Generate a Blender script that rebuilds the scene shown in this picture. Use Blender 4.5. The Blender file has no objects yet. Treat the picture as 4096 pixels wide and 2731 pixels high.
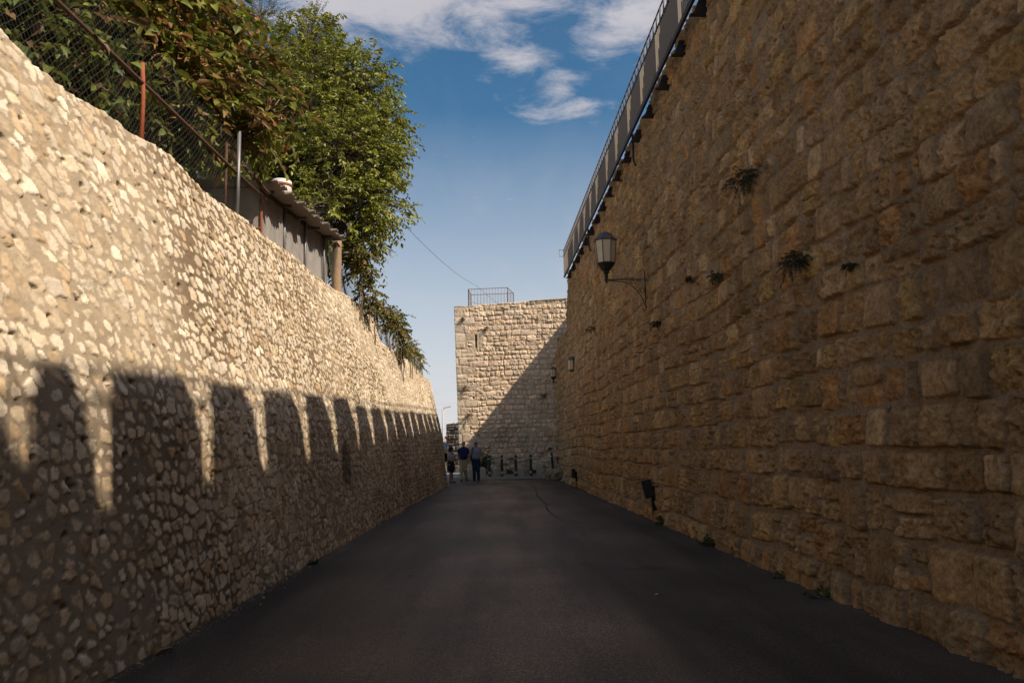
SKYV=1.5; EXPO=.21
import bpy, bmesh, math, random
import numpy as np
from mathutils import Vector, Matrix
random.seed(7); RNG=np.random.default_rng(7)
S=bpy.context.scene; COL=S.collection
PI=math.pi
# ------------------------------------------------------------------ camera maths (photo pixels, 4096 wide)
F=28/36*4096.; CX,CY=2048.,1365.5; H=1.45
def _cam():
    roll=math.radians(1.2); dx=(1985-CX)/F; dy=-(1790-CY)/F
    c,s=math.cos(roll),math.sin(roll)
    ux=c*dx+s*dy; uy=-s*dx+c*dy; p=math.atan(-uy)
    fw=np.array([0,math.cos(p),math.sin(p)]); up=np.array([0,-math.sin(p),math.cos(p)]); rt=np.array([1.,0,0])
    d=ux*rt+uy*up+fw; yaw=math.atan2(d[0],d[1]); cy,sy=math.cos(yaw),math.sin(yaw)
    R=np.array([[cy,-sy,0],[sy,cy,0],[0,0,1.]]); rt,up,fw=R@rt,R@up,R@fw
    return c*rt-s*up, s*rt+c*up, fw
CR,CU,CF=_cam()
def ray(px,py): return (px-CX)/F*CR-(py-CY)/F*CU+CF
def at(px,py,y):
    d=ray(px,py); t=y/d[1]; return np.array([0,0,H])+t*d
# ------------------------------------------------------------------ numpy noise
def _h(ix,iy,iz,seed):
    a=(ix.astype(np.int64)*374761393+iy.astype(np.int64)*668265263+iz.astype(np.int64)*2147483647+seed*974634777)&0xffffffff
    a=((a^(a>>13))*1274126177)&0xffffffff; a=((a^(a>>16))*2246822519)&0xffffffff; a=a^(a>>15)
    return (a&0xffffff)/float(0xffffff)
def vn(x,y,seed=0,z=None):
    x=np.asarray(x,float); y=np.asarray(y,float)
    ix=np.floor(x);iy=np.floor(y);fx=x-ix;fy=y-iy
    fx=fx*fx*(3-2*fx);fy=fy*fy*(3-2*fy); o=np.zeros_like(ix)
    a=_h(ix,iy,o,seed);b=_h(ix+1,iy,o,seed);c=_h(ix,iy+1,o,seed);d=_h(ix+1,iy+1,o,seed)
    return (a*(1-fx)+b*fx)*(1-fy)+(c*(1-fx)+d*fx)*fy
def fbm(x,y,seed=0,oc=4,g=.5):
    r=0;a=1;t=0
    for k in range(oc):
        r=r+a*(vn(x*2**k+17.3*k,y*2**k-9.1*k,seed+k*31)-.5); t+=a; a*=g
    return r/t*2          # about -1..1
def sst(a,b,x):
    t=np.clip((x-a)/(b-a),0,1); return t*t*(3-2*t)
def rough(x,y,seed=0,oc=3):   # ridged, pitted stone face
    r=0;a=1.
    for k in range(oc):
        r=r-a*np.abs(2*vn(x*2**k+5*k,y*2**k+3*k,seed+k*13)-1); a*=.55
    return r
def pits(x,y,seed,th=.3):
    ix=np.floor(x);iy=np.floor(y);best=np.full(np.shape(x),9.)
    o=np.zeros_like(ix)
    for dx in(-1,0,1):
        for dy in(-1,0,1):
            cx=ix+dx;cy=iy+dy
            px=cx+_h(cx,cy,o,seed);py=cy+_h(cx,cy,o,seed+1); r=.15+.85*_h(cx,cy,o,seed+2)
            best=np.minimum(best,np.hypot(x-px,y-py)/r)
    return 1-sst(th*.4,th,best)
# ------------------------------------------------------------------ mesh helpers
def link(o,parent=None):
    COL.objects.link(o)
    if parent is not None: o.parent=parent
    return o
def tag(o,label=None,cat=None,group=None,kind=None):
    if label:o['label']=label
    if cat:o['category']=cat
    if group:o['group']=group
    if kind:o['kind']=kind
    return o
def empty(name,loc,label=None,cat=None,group=None,rz=0.):
    o=bpy.data.objects.new(name,None); o.empty_display_size=.1; o.location=loc; o.rotation_euler=(0,0,rz); link(o)
    return tag(o,label,cat,group)
def fastmesh(name,V,quads=None,tris=None,mat=None,parent=None,smooth=False,col=None,mats=None,mi=None):
    me=bpy.data.meshes.new(name); V=np.asarray(V,np.float32)
    nq=0 if quads is None else len(quads); nt=0 if tris is None else len(tris)
    me.vertices.add(len(V)); me.vertices.foreach_set('co',V.ravel())
    loops=[];starts=[];tot=[]
    if nq: loops.append(np.asarray(quads,np.int32).ravel()); starts.append(np.arange(nq)*4); tot.append(np.full(nq,4))
    if nt: loops.append(np.asarray(tris,np.int32).ravel()); starts.append(np.arange(nt)*3+nq*4); tot.append(np.full(nt,3))
    L=np.concatenate(loops).astype(np.int32)
    me.loops.add(len(L)); me.loops.foreach_set('vertex_index',L)
    me.polygons.add(nq+nt); me.polygons.foreach_set('loop_start',np.concatenate(starts).astype(np.int32))
    if smooth: me.polygons.foreach_set('use_smooth',np.ones(nq+nt,bool))
    if mats:
        for m in mats: me.materials.append(m)
        me.polygons.foreach_set('material_index',np.asarray(mi,np.int32))
    elif mat: me.materials.append(mat)
    me.update(calc_edges=True); me.validate()
    if col is not None:
        a=me.color_attributes.new('Col','FLOAT_COLOR','POINT')
        c=np.ones((len(V),4),np.float32); c[:,:3]=col; a.data.foreach_set('color',c.ravel())
    return link(bpy.data.objects.new(name,me),parent)
class MB:
    def __init__(s): s.v=[];s.f=[]
    def add(s,vs,fs):
        n=len(s.v); s.v+= [tuple(map(float,v)) for v in vs]; s.f+=[tuple(i+n for i in f) for f in fs]; return s
    def box(s,c,d,M=None,bev=0):
        x,y,z=[k/2 for k in d]
        if bev>0:
            b=bev; pts=[]
            bm=bmesh.new(); bmesh.ops.create_cube(bm,size=1); bmesh.ops.scale(bm,vec=d,verts=bm.verts)
            bmesh.ops.bevel(bm,geom=bm.edges[:],offset=b,segments=2,affect='EDGES',profile=.5)
            bm.verts.index_update()
            vs=[v.co.copy() for v in bm.verts]; fs=[[v.index for v in f.verts] for f in bm.faces]; bm.free()
        else:
            vs=[Vector((i*x,j*y,k*z)) for i in(-1,1) for j in(-1,1) for k in(-1,1)]
            fs=[(0,1,3,2),(4,6,7,5),(0,4,5,1),(2,3,7,6),(0,2,6,4),(1,5,7,3)]
        if M is not None: vs=[M@v for v in vs]
        c=Vector(c); return s.add([v+c for v in vs],fs)
    def tube(s,pts,r,n=8,cap=True):
        pts=[Vector(p) for p in pts]; m=len(pts); rr=r if hasattr(r,'__len__') else [r]*m
        vs=[];fs=[]; T=(pts[1]-pts[0]).normalized()
        u=T.orthogonal().normalized()
        for i,p in enumerate(pts):
            t=((pts[min(i+1,m-1)]-pts[max(i-1,0)]).normalized())
            u=(u-t*u.dot(t));  u=u.normalized() if u.length>1e-6 else t.orthogonal().normalized()
            w=t.cross(u)
            for k in range(n):
                a=2*PI*k/n; vs.append(p+(u*math.cos(a)+w*math.sin(a))*rr[i])
        for i in range(m-1):
            for k in range(n): fs.append((i*n+k,i*n+(k+1)%n,(i+1)*n+(k+1)%n,(i+1)*n+k))
        if cap: fs.append(tuple(range(n))[::-1]); fs.append(tuple((m-1)*n+k for k in range(n)))
        return s.add(vs,fs)
    def lathe(s,c,prof,n=16,ph=0.,M=None):
        vs=[];fs=[];m=len(prof)
        for (r,z) in prof:
            for k in range(n):
                a=ph+2*PI*k/n; v=Vector((r*math.cos(a),r*math.sin(a),z)); vs.append((M@v if M is not None else v)+Vector(c))
        for i in range(m-1):
            for k in range(n): fs.append((i*n+k,i*n+(k+1)%n,(i+1)*n+(k+1)%n,(i+1)*n+k))
        fs.append(tuple(range(n))[::-1]); fs.append(tuple((m-1)*n+k for k in range(n)))
        return s.add(vs,fs)
    def prism(s,pts,d,off):     # polygon pts (3D list) extruded by vector d
        pts=[Vector(p)+Vector(off) for p in pts]; n=len(pts); d=Vector(d)
        fs=[tuple(range(n))[::-1],tuple(range(n,2*n))]+[(i,(i+1)%n,n+(i+1)%n,n+i) for i in range(n)]
        return s.add(pts+[p+d for p in pts],fs)
    def build(s,name,mat,parent=None,smooth=False,loc=None):
        me=bpy.data.meshes.new(name); me.from_pydata(s.v,[],s.f)
        if smooth:
            for p in me.polygons:p.use_smooth=True
        me.materials.append(mat); me.update()
        bm=bmesh.new();bm.from_mesh(me);bmesh.ops.recalc_face_normals(bm,faces=bm.faces);bm.to_mesh(me);bm.free()
        o=link(bpy.data.objects.new(name,me),parent)
        if loc is not None:o.location=loc
        return o
def copy_tree(o,parent=None):
    c=o.copy(); COL.objects.link(c)
    if parent is not None:c.parent=parent
    for ch in [k for k in bpy.data.objects if k.parent==o]: copy_tree(ch,c)
    return c
# ------------------------------------------------------------------ materials
def mat(name,color=(.5,.5,.5),rough=.8,metal=0.,attr=False,noise=None,bump=None,spec=.3,trans=0.,sss=None):
    m=bpy.data.materials.new(name); m.use_nodes=True; nt=m.node_tree; N=nt.nodes; L=nt.links
    b=N['Principled BSDF']; b.inputs['Roughness'].default_value=rough; b.inputs['Metallic'].default_value=metal
    b.inputs['Specular IOR Level'].default_value=spec
    tc=N.new('ShaderNodeTexCoord'); src=None
    if attr:
        a=N.new('ShaderNodeAttribute'); a.attribute_name='Col'; src=a.outputs['Color']
    else:
        r=N.new('ShaderNodeRGB'); r.outputs[0].default_value=(*color,1); src=r.outputs[0]
    for (sc,amt,col2,lo,hi) in (noise or []):
        t=N.new('ShaderNodeTexNoise'); t.inputs['Scale'].default_value=sc; t.inputs['Detail'].default_value=6; t.inputs['Roughness'].default_value=.65
        L.new(tc.outputs['Object'],t.inputs['Vector'])
        mr=N.new('ShaderNodeMapRange'); mr.inputs['From Min'].default_value=lo; mr.inputs['From Max'].default_value=hi
        mr.inputs['To Max'].default_value=amt; L.new(t.outputs['Fac'],mr.inputs['Value'])
        mx=N.new('ShaderNodeMix'); mx.data_type='RGBA'; L.new(mr.outputs['Result'],mx.inputs['Factor'])
        if isinstance(col2,(int,float)):
            mx.blend_type='MULTIPLY'; mx.inputs[7].default_value=(col2,col2,col2,1)
        else: mx.inputs[7].default_value=(*col2,1)
        L.new(src,mx.inputs[6]); src=mx.outputs[2]
    L.new(src,b.inputs['Base Color'])
    last=None
    for (sc,dist,st) in (bump or []):
        t=N.new('ShaderNodeTexNoise'); t.inputs['Scale'].default_value=sc; t.inputs['Detail'].default_value=5; t.inputs['Roughness'].default_value=.7
        L.new(tc.outputs['Object'],t.inputs['Vector'])
        bp=N.new('ShaderNodeBump'); bp.inputs['Distance'].default_value=dist; bp.inputs['Strength'].default_value=st
        L.new(t.outputs['Fac'],bp.inputs['Height'])
        if last: L.new(last,bp.inputs['Normal'])
        last=bp.outputs['Normal']
    if last: L.new(last,b.inputs['Normal'])
    if trans>0:
        tr=N.new('ShaderNodeBsdfTranslucent'); L.new(src,tr.inputs['Color'])
        ms=N.new('ShaderNodeMixShader'); ms.inputs[0].default_value=trans
        out=N['Material Output']; L.new(b.outputs[0],ms.inputs[1]); L.new(tr.outputs[0],ms.inputs[2]); L.new(ms.outputs[0],out.inputs['Surface'])
    return m
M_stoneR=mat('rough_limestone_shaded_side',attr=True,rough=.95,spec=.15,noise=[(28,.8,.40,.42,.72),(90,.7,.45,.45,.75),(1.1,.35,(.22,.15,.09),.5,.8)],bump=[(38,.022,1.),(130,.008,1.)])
M_stoneL=mat('rubble_stone_and_mortar',attr=True,rough=.92,spec=.15,noise=[(20,.35,.6,.45,.8),(80,.35,.6,.5,.8)],bump=[(40,.008,.8),(140,.004,.7)])
M_stoneT=mat('tower_limestone',attr=True,rough=.93,spec=.15,noise=[(9,.4,.62,.45,.8),(45,.35,.6,.5,.8)],bump=[(22,.02,.9),(90,.006,.7)])
M_metal=mat('dark_painted_iron',(.03,.027,.025),.55,.3,noise=[(30,.5,(.10,.06,.04),.5,.8)])
M_railp=mat('weathered_grey_steel',(.27,.22,.17),.6,.2,noise=[(20,.5,(.2,.15,.1),.5,.8)])
M_rust=mat('rusty_red_pipe',(.34,.10,.045),.85,.1,noise=[(14,.6,(.16,.06,.03),.45,.7)],bump=[(80,.003,.8)])
M_rustdk=mat('dark_rusted_pipe',(.09,.05,.035),.85,.2,noise=[(10,.6,(.2,.09,.05),.5,.75)])
M_galv=mat('galvanised_pipe',(.22,.22,.22),.5,.5,noise=[(25,.4,.6,.45,.7)])
M_wire=mat('fence_wire',(.13,.14,.12),.5,.5)
M_wood=mat('weathered_log',(.33,.22,.14),.9,noise=[(12,.5,.55,.45,.7)],bump=[(30,.01,.8)])
M_earth=mat('dry_earth',(.22,.16,.10),.95,noise=[(.8,.6,(.12,.11,.05),.45,.6),(8,.4,.6,.45,.7)],bump=[(6,.05,.6)])
M_cap=mat('smooth_coping_mortar',(.46,.38,.29),.9,noise=[(6,.4,.7,.45,.7)],bump=[(40,.006,.6)])
# ------------------------------------------------------------------ stone patterns: return height, colour
def ashlar(s,z,seed,hmin,hmax,wmin,wmax,zmax,joint=(.008,.03),prot=.05,rgh=.03,pal=None,mort=(.4,.32,.24),warp=.05,quoin=None,holes=(),grow=0,split_p=.10,ew=.03):
    r=np.random.default_rng(seed)
    zs=[-.35]
    while zs[-1]<zmax+1: zs.append(zs[-1]+r.uniform(hmin,hmax)*(1+grow*(1-zs[-1]/zmax)))
    zs=np.array(zs); zz=z+warp*fbm(s*.35,z*.25,seed+1,3)+.018*fbm(s*4,z*4,seed+2,2)
    row=np.clip(np.searchsorted(zs,zz)-1,0,len(zs)-2)
    h=np.zeros_like(s); C=np.zeros(s.shape+(3,)); pal=np.array(pal)
    smin,smax=s.min()-2,s.max()+2
    ss=s+.03*fbm(s*3,z*3,seed+3,2)+.012*fbm(s*14,z*14,seed+4,2)
    for k in np.unique(row):
        m=row==k; xs=[smin+r.uniform(0,.3)]; rh=zs[k+1]-zs[k]
        while xs[-1]<smax: xs.append(xs[-1]+r.uniform(wmin,wmax)*(.7+.6*rh/((hmin+hmax)/2)))
        xs=np.array(xs); i=np.clip(np.searchsorted(xs,ss[m])-1,0,len(xs)-2); n=len(xs)
        # per stone data
        split=r.random(n)<split_p; rp=r.random(n); rp2=r.random((n,4)); jw=r.uniform(joint[0],joint[1],n); jz=r.uniform(joint[0],joint[1],n)*1.1
        a=ss[m]-xs[i]; w=xs[i+1]-xs[i]; b=zz[m]-zs[k]
        sp=split[i]; half=sp&(b>rh*.5)
        bb=np.where(half,b-rh*.5,b); hh=np.where(sp,rh*.5,rh)
        cid=i*2+half
        shrink=rp2[i,3]*.035*(rp2[i,3]>.6)
        # rounded corner distance
        dx=np.minimum(a,w-a)-jw[i]-shrink; dz=np.minimum(bb,hh-bb)-jz[i]-shrink
        rc=.045
        qx=rc-dx; qz=rc-dz
        d=np.where((qx>0)&(qz>0),rc-np.hypot(np.maximum(qx,0),np.maximum(qz,0)),np.minimum(dx,dz))
        d=d+.010*fbm(s[m]*22,z[m]*22,seed+9,2)
        edge=sst(-.004,ew*(.5+rp2[i,2]),d)
        rv=(np.sin(cid*12.9898+k*78.233)*43758.5453)%1
        base=prot*(.30+.65*rv**1.4)
        tilt=((a/w-.5)*(rp2[i,0]-.5)+(bb/hh-.5)*(rp2[i,1]-.5))*prot*1.1
        dome=.28*prot*(sst(0,.12,d))
        typ=np.where(rp[i]>.2,1.,.25)
        fr=(rough(s[m]*6+cid*3.1,z[m]*5+k*7.7,seed+20,5)+.6)*rgh*typ+.75*rgh*fbm(s[m]*22,z[m]*20,seed+26,4)*typ
        pt=pits(s[m]*11,z[m]*13,seed+40,.36)*sst(.45,.7,vn(s[m]*1.3,z[m]*1.3,seed+44))*typ*rgh*1.2
        h[m]=edge*(base+tilt+dome+fr-pt)+(1-edge)*(.006*fbm(s[m]*9,z[m]*9,seed+30,2)-.05*rgh/.066*sst(.42,.62,vn(s[m]*2.7,z[m]*3.3,seed+33)))
        ci=((np.sin(cid*3.17+k*5.31+seed)*9731.7)%1*len(pal)).astype(int)%len(pal)
        v=.80+.36*((np.sin(cid*7.77+k*1.3)*5123.3)%1)
        c=pal[ci]*v[:,None]
        c=c*np.clip(1+.34*fbm(s[m]*7,z[m]*7,seed+50,4)+.34*fbm(s[m]*24,z[m]*24,seed+52,3),.45,1.5)[:,None]*(1-.35*pt/max(rgh,1e-3)/1.2)[:,None]
        C[m]=c*edge[:,None]+np.array(mort)*(1-edge)[:,None]*(1+.1*fbm(s[m]*5,z[m]*5,seed+51,3))[:,None]
    return h,C
def rubble(s,z,seed,cw,ch,pal,mort,mort2):
    o=None; ws=s+.035*fbm(s*5,z*5,seed+1,3)+.012*fbm(s*22,z*22,seed+7,2); wz=z+.03*fbm(s*5,z*5,seed+2,3)+.012*fbm(s*22,z*22,seed+8,2)
    x=(ws+.40*wz)/cw; y=wz/ch; ix=np.floor(x);iy=np.floor(y)
    f1=np.full(x.shape,9.);f2=np.full(x.shape,9.);id1=np.zeros(x.shape);cxs=np.zeros(x.shape);cys=np.zeros(x.shape); o=np.zeros_like(ix)
    for dx in(-1,0,1):
        for dy in(-1,0,1):
            cx=ix+dx;cy=iy+dy
            px=cx+.12+.76*_h(cx,cy,o,seed+11)+.5*(cy%2)-.25;py=cy+.18+.64*_h(cx,cy,o,seed+12)
            wgt=.62+.85*_h(cx,cy,o,seed+13)
            e=np.hypot(x-px,(y-py))/wgt
            idn=_h(cx,cy,o,seed+14); less=e<f1
            f2=np.where(less,f1,np.minimum(f2,e)); id1=np.where(less,idn,id1); cxs=np.where(less,x-px,cxs); cys=np.where(less,y-py,cys); f1=np.where(less,e,f1)
    d=(f2-f1)
    # mortar share: wide smears of mortar near the camera, tighter further on
    sm=sst(.35,.7,vn(s*.55+3,z*.6,seed+20))*.12+.07*sst(7.5,5.5,s+.8*fbm(z*.8,s*.3,seed+4,2))*sst(1.4,2.4,z)
    hide=(_h((id1*9999).astype(int),(id1*777).astype(int),np.zeros_like(ix),seed+30))
    th=.09+sm+.20*(hide>.86)+.14*(hide-.5)+.07*sst(6.2,7.6,s)*sst(16,11,s)*sst(1.6,2.6,z)+.09*sst(9,6,s)*sst(2.4,1.6,z)
    dj=d+.10*fbm(s*18,z*18,seed+41,3)+.09*fbm(s*45,z*45,seed+42,2)
    edge=sst(0,.09,dj-th)
    edge2=sst(0,.04,dj-th)
    ln=sst(1.,.35,f1)
    rv=(id1*57.3)%1; rt=(id1*191.7)%1; ru=(id1*733.1)%1
    face=.004+.022*rv**1.5+.04*(cxs*(rt-.5)+cys*(ru-.5))+.016*rough(s*8,z*8,seed+5,4)+.009+.006*fbm(s*40,z*40,seed+43,2)
    mo=.03*fbm(s*1.1,z*1.1,seed+6,3)+.004*fbm(s*14,z*14,seed+16,2)
    h=edge*(face*.56)+mo
    pit=pits(s*3.1,z*3.3,seed+60,.16)*(1-edge)
    h=h-pit*.05
    pal=np.array(pal); ci=(((id1*313.7)%1)*len(pal)).astype(int)%len(pal)
    c=pal[ci]*(.80+.36*((id1*97.1)%1))[...,None]*(1+.20*fbm(s*9,z*9,seed+9,4))[...,None]
    stone_shade=(.75*sst(2.1,1.2,z+.3*fbm(s*.7,z,seed+74,2)))[...,None]; c=c*(1-stone_shade*(1-np.array((.84,.76,.64))))  # painted shade: stones browner and darker towards the foot
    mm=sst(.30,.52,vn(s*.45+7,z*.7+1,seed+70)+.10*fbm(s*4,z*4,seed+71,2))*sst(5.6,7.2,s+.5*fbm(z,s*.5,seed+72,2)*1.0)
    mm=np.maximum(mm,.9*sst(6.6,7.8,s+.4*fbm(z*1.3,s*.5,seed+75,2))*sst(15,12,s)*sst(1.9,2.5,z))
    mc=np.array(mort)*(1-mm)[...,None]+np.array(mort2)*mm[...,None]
    mortar_shade=(.55*sst(2.6,1.5,z+.3*fbm(s*.7,z,seed+73,2)))[...,None]; mc=mc*(1-mortar_shade)+np.array((.20,.15,.10))*mortar_shade  # mortar darkened low down, the wall's shade put into its colour
    mc=mc*(1+.13*fbm(s*6,z*6,seed+10,4))[...,None]
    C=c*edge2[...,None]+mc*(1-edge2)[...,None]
    st=1-sst(.7,1.1,np.hypot((s-13.4)/.42,(z-1.2)/.42)+.3*fbm(s*5,z*5,seed+90,3)); C=C*(1-.62*st)[...,None]
    return h,C
def wall_mesh(name,path,sv,tv,topf,off,pattern,material,parent=None,topdepth=.5,toprow=14,topn=.03,close=None):
    """path(s)->x,y,nx,ny (outward normal, horizontal). off(z): setback. rows = face rows then rows over the top."""
    Sg,Tg=np.meshgrid(sv,tv); top=topf(sv)[None,:]
    x,y,nx,ny=path(sv)
    Z=Tg*top
    h,C=pattern(Sg,Z)
    # uneven crest
    setb=off(Z)
    X=x+nx*(h-setb); Y=y+ny*(h-setb); 
    Z=Z+.25*h*sst(.97,1,Tg)
    # cap rows
    k=np.linspace(0,1,toprow+1)[1:]
    Sc,Kc=np.meshgrid(sv,k); d=Kc*topdepth
    hc,Cc=pattern(Sc,top+.04+d)
    sb=off(top+0*Sc)
    zc=top+.25*h[-1][None,:]*(1-Kc)+ (hc*.9)*sst(0,.25,Kc)+topn*np.sin(Kc*PI)
    Xc=x-nx*(sb+d)+nx*h[-1][None,:]*(1-sst(0,.3,Kc)); Yc=y-ny*(sb+d)+ny*h[-1][None,:]*(1-sst(0,.3,Kc))
    X=np.vstack([X,Xc]);Y=np.vstack([Y,Yc]);Z=np.vstack([Z,zc]);C=np.concatenate([C,Cc],0)
    # back skirt
    X=np.vstack([X,Xc[-1:]]);Y=np.vstack([Y,Yc[-1:]]);Z=np.vstack([Z,np.full_like(zc[-1:],-.3)]);C=np.concatenate([C,Cc[-1:]],0)
    V=np.stack([X,Y,Z],-1).reshape(-1,3); nr,nc=X.shape
    a=(np.arange(nr-1)[:,None]*nc+np.arange(nc-1)[None,:]).ravel()
    q=np.stack([a,a+1,a+nc+1,a+nc],1)
    return fastmesh(name,V,quads=q,mat=material,parent=parent,smooth=False,col=C.reshape(-1,3))
def geo(a,b,k,mn):
    v=[a]
    while v[-1]<b: v.append(v[-1]+max(mn,k*abs(v[-1])))
    return np.array(v)
# ------------------------------------------------------------------ GROUND + ROAD
def ground():
    xs=np.concatenate([-np.geomspace(6,900,26)[::-1],np.linspace(-5.5,5.5,34),np.geomspace(6,900,26)])
    ys=np.concatenate([np.linspace(-40,30,20),np.linspace(31,60,40),np.geomspace(62,1500,24)])
    X,Y=np.meshgrid(xs,ys)
    Z=-.02-1.45*sst(40,50,Y)-.2*sst(60,200,Y)+ .0*X
    V=np.stack([X,Y,Z],-1).reshape(-1,3); nc=len(xs); nr=len(ys)
    a=(np.arange(nr-1)[:,None]*nc+np.arange(nc-1)[None,:]).ravel(); q=np.stack([a,a+1,a+nc+1,a+nc],1)
    o=fastmesh('ground',V,quads=q,mat=M_earth,smooth=True); tag(o,kind='structure')
ground()
def asphalt():
    m=bpy.data.materials.new('worn_asphalt'); m.use_nodes=True; nt=m.node_tree;N=nt.nodes;L=nt.links;b=N['Principled BSDF']
    b.inputs['Specular IOR Level'].default_value=.22
    tc=N.new('ShaderNodeTexCoord')
    def noise(sc,det=5,ro=.6,vec=None):
        t=N.new('ShaderNodeTexNoise');t.inputs['Scale'].default_value=sc;t.inputs['Detail'].default_value=det;t.inputs['Roughness'].default_value=ro
        L.new(vec or tc.outputs['Object'],t.inputs['Vector']);return t.outputs['Fac']
    def ramp(f,stops):
        r=N.new('ShaderNodeValToRGB');e=r.color_ramp.elements
        while len(e)<len(stops):e.new(.5)
        for k,(p,c) in enumerate(stops): e[k].position=p;e[k].color=(*c,1) if len(c)==3 else c
        L.new(f,r.inputs[0]);return r.outputs[0]
    base=ramp(noise(.45,4),[(.35,(.056,.040,.028)),(.5,(.078,.057,.041)),(.66,(.112,.083,.060))])
    grain=ramp(noise(95,4,.75),[(.38,(.35,.35,.35)),(.52,(1,1,1)),(.66,(2.8,2.6,2.4))])
    mx=N.new('ShaderNodeMix');mx.data_type='RGBA';mx.blend_type='MULTIPLY';mx.inputs[0].default_value=1;L.new(base,mx.inputs[6]);L.new(grain,mx.inputs[7])
    # long stains along the lane
    mp=N.new('ShaderNodeMapping');mp.inputs['Scale'].default_value=(1,.12,1);L.new(tc.outputs['Object'],mp.inputs[0])
    st=ramp(noise(1.1,4,.6,mp.outputs[0]),[(.36,(.5,.49,.48)),(.52,(1,1,1)),(.68,(1.35,1.3,1.24))])
    m2=N.new('ShaderNodeMix');m2.data_type='RGBA';m2.blend_type='MULTIPLY';m2.inputs[0].default_value=.9;L.new(mx.outputs[2],m2.inputs[6]);L.new(st,m2.inputs[7])
    sx=N.new('ShaderNodeSeparateXYZ');L.new(tc.outputs['Object'],sx.inputs[0])
    def mt(op,a,b_):
        n_=N.new('ShaderNodeMath');n_.operation=op
        for i,v in enumerate((a,b_)):
            if isinstance(v,(int,float)):n_.inputs[i].default_value=v
            else:L.new(v,n_.inputs[i])
        return n_.outputs[0]
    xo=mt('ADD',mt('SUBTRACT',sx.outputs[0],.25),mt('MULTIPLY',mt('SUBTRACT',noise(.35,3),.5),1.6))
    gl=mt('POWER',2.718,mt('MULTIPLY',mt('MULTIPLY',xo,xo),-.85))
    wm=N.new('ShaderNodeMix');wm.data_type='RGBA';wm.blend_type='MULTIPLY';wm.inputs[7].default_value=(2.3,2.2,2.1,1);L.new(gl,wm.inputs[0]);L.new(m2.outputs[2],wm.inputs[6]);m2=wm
    # fine cracks
    wv=N.new('ShaderNodeVectorMath');wv.operation='ADD'
    nz=N.new('ShaderNodeTexNoise');nz.inputs['Scale'].default_value=1.7;L.new(tc.outputs['Object'],nz.inputs['Vector'])
    L.new(tc.outputs['Object'],wv.inputs[0]);L.new(nz.outputs['Color'],wv.inputs[1])
    vo=N.new('ShaderNodeTexVoronoi');vo.feature='DISTANCE_TO_EDGE';vo.inputs['Scale'].default_value=.42;L.new(wv.outputs[0],vo.inputs['Vector'])
    cr=ramp(vo.outputs['Distance'],[(0,(1,1,1)),(.009,(1,1,1)),(.017,(0,0,0))])
    msk=ramp(noise(.6,2),[(.60,(0,0,0)),(.70,(.6,.6,.6))])
    mm=N.new('ShaderNodeMath');mm.operation='MULTIPLY';L.new(cr,mm.inputs[0]);L.new(msk,mm.inputs[1])
    m3=N.new('ShaderNodeMix');m3.data_type='RGBA';m3.inputs[7].default_value=(.012,.011,.010,1);L.new(mm.outputs[0],m3.inputs[0]);L.new(m2.outputs[2],m3.inputs[6])
    L.new(m3.outputs[2],b.inputs['Base Color'])
    rr=N.new('ShaderNodeMapRange');rr.inputs['To Min'].default_value=.45;rr.inputs['To Max'].default_value=.75;L.new(noise(.9,5),rr.inputs['Value']);L.new(rr.outputs[0],b.inputs['Roughness'])
    bp=N.new('ShaderNodeBump');bp.inputs['Distance'].default_value=.006;bp.inputs['Strength'].default_value=.8;L.new(noise(130,4,.7),bp.inputs['Height']);L.new(bp.outputs[0],b.inputs['Normal'])
    return m
M_asph=asphalt(); M_crack=mat('open_crack',(.010,.009,.008),.95)
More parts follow.
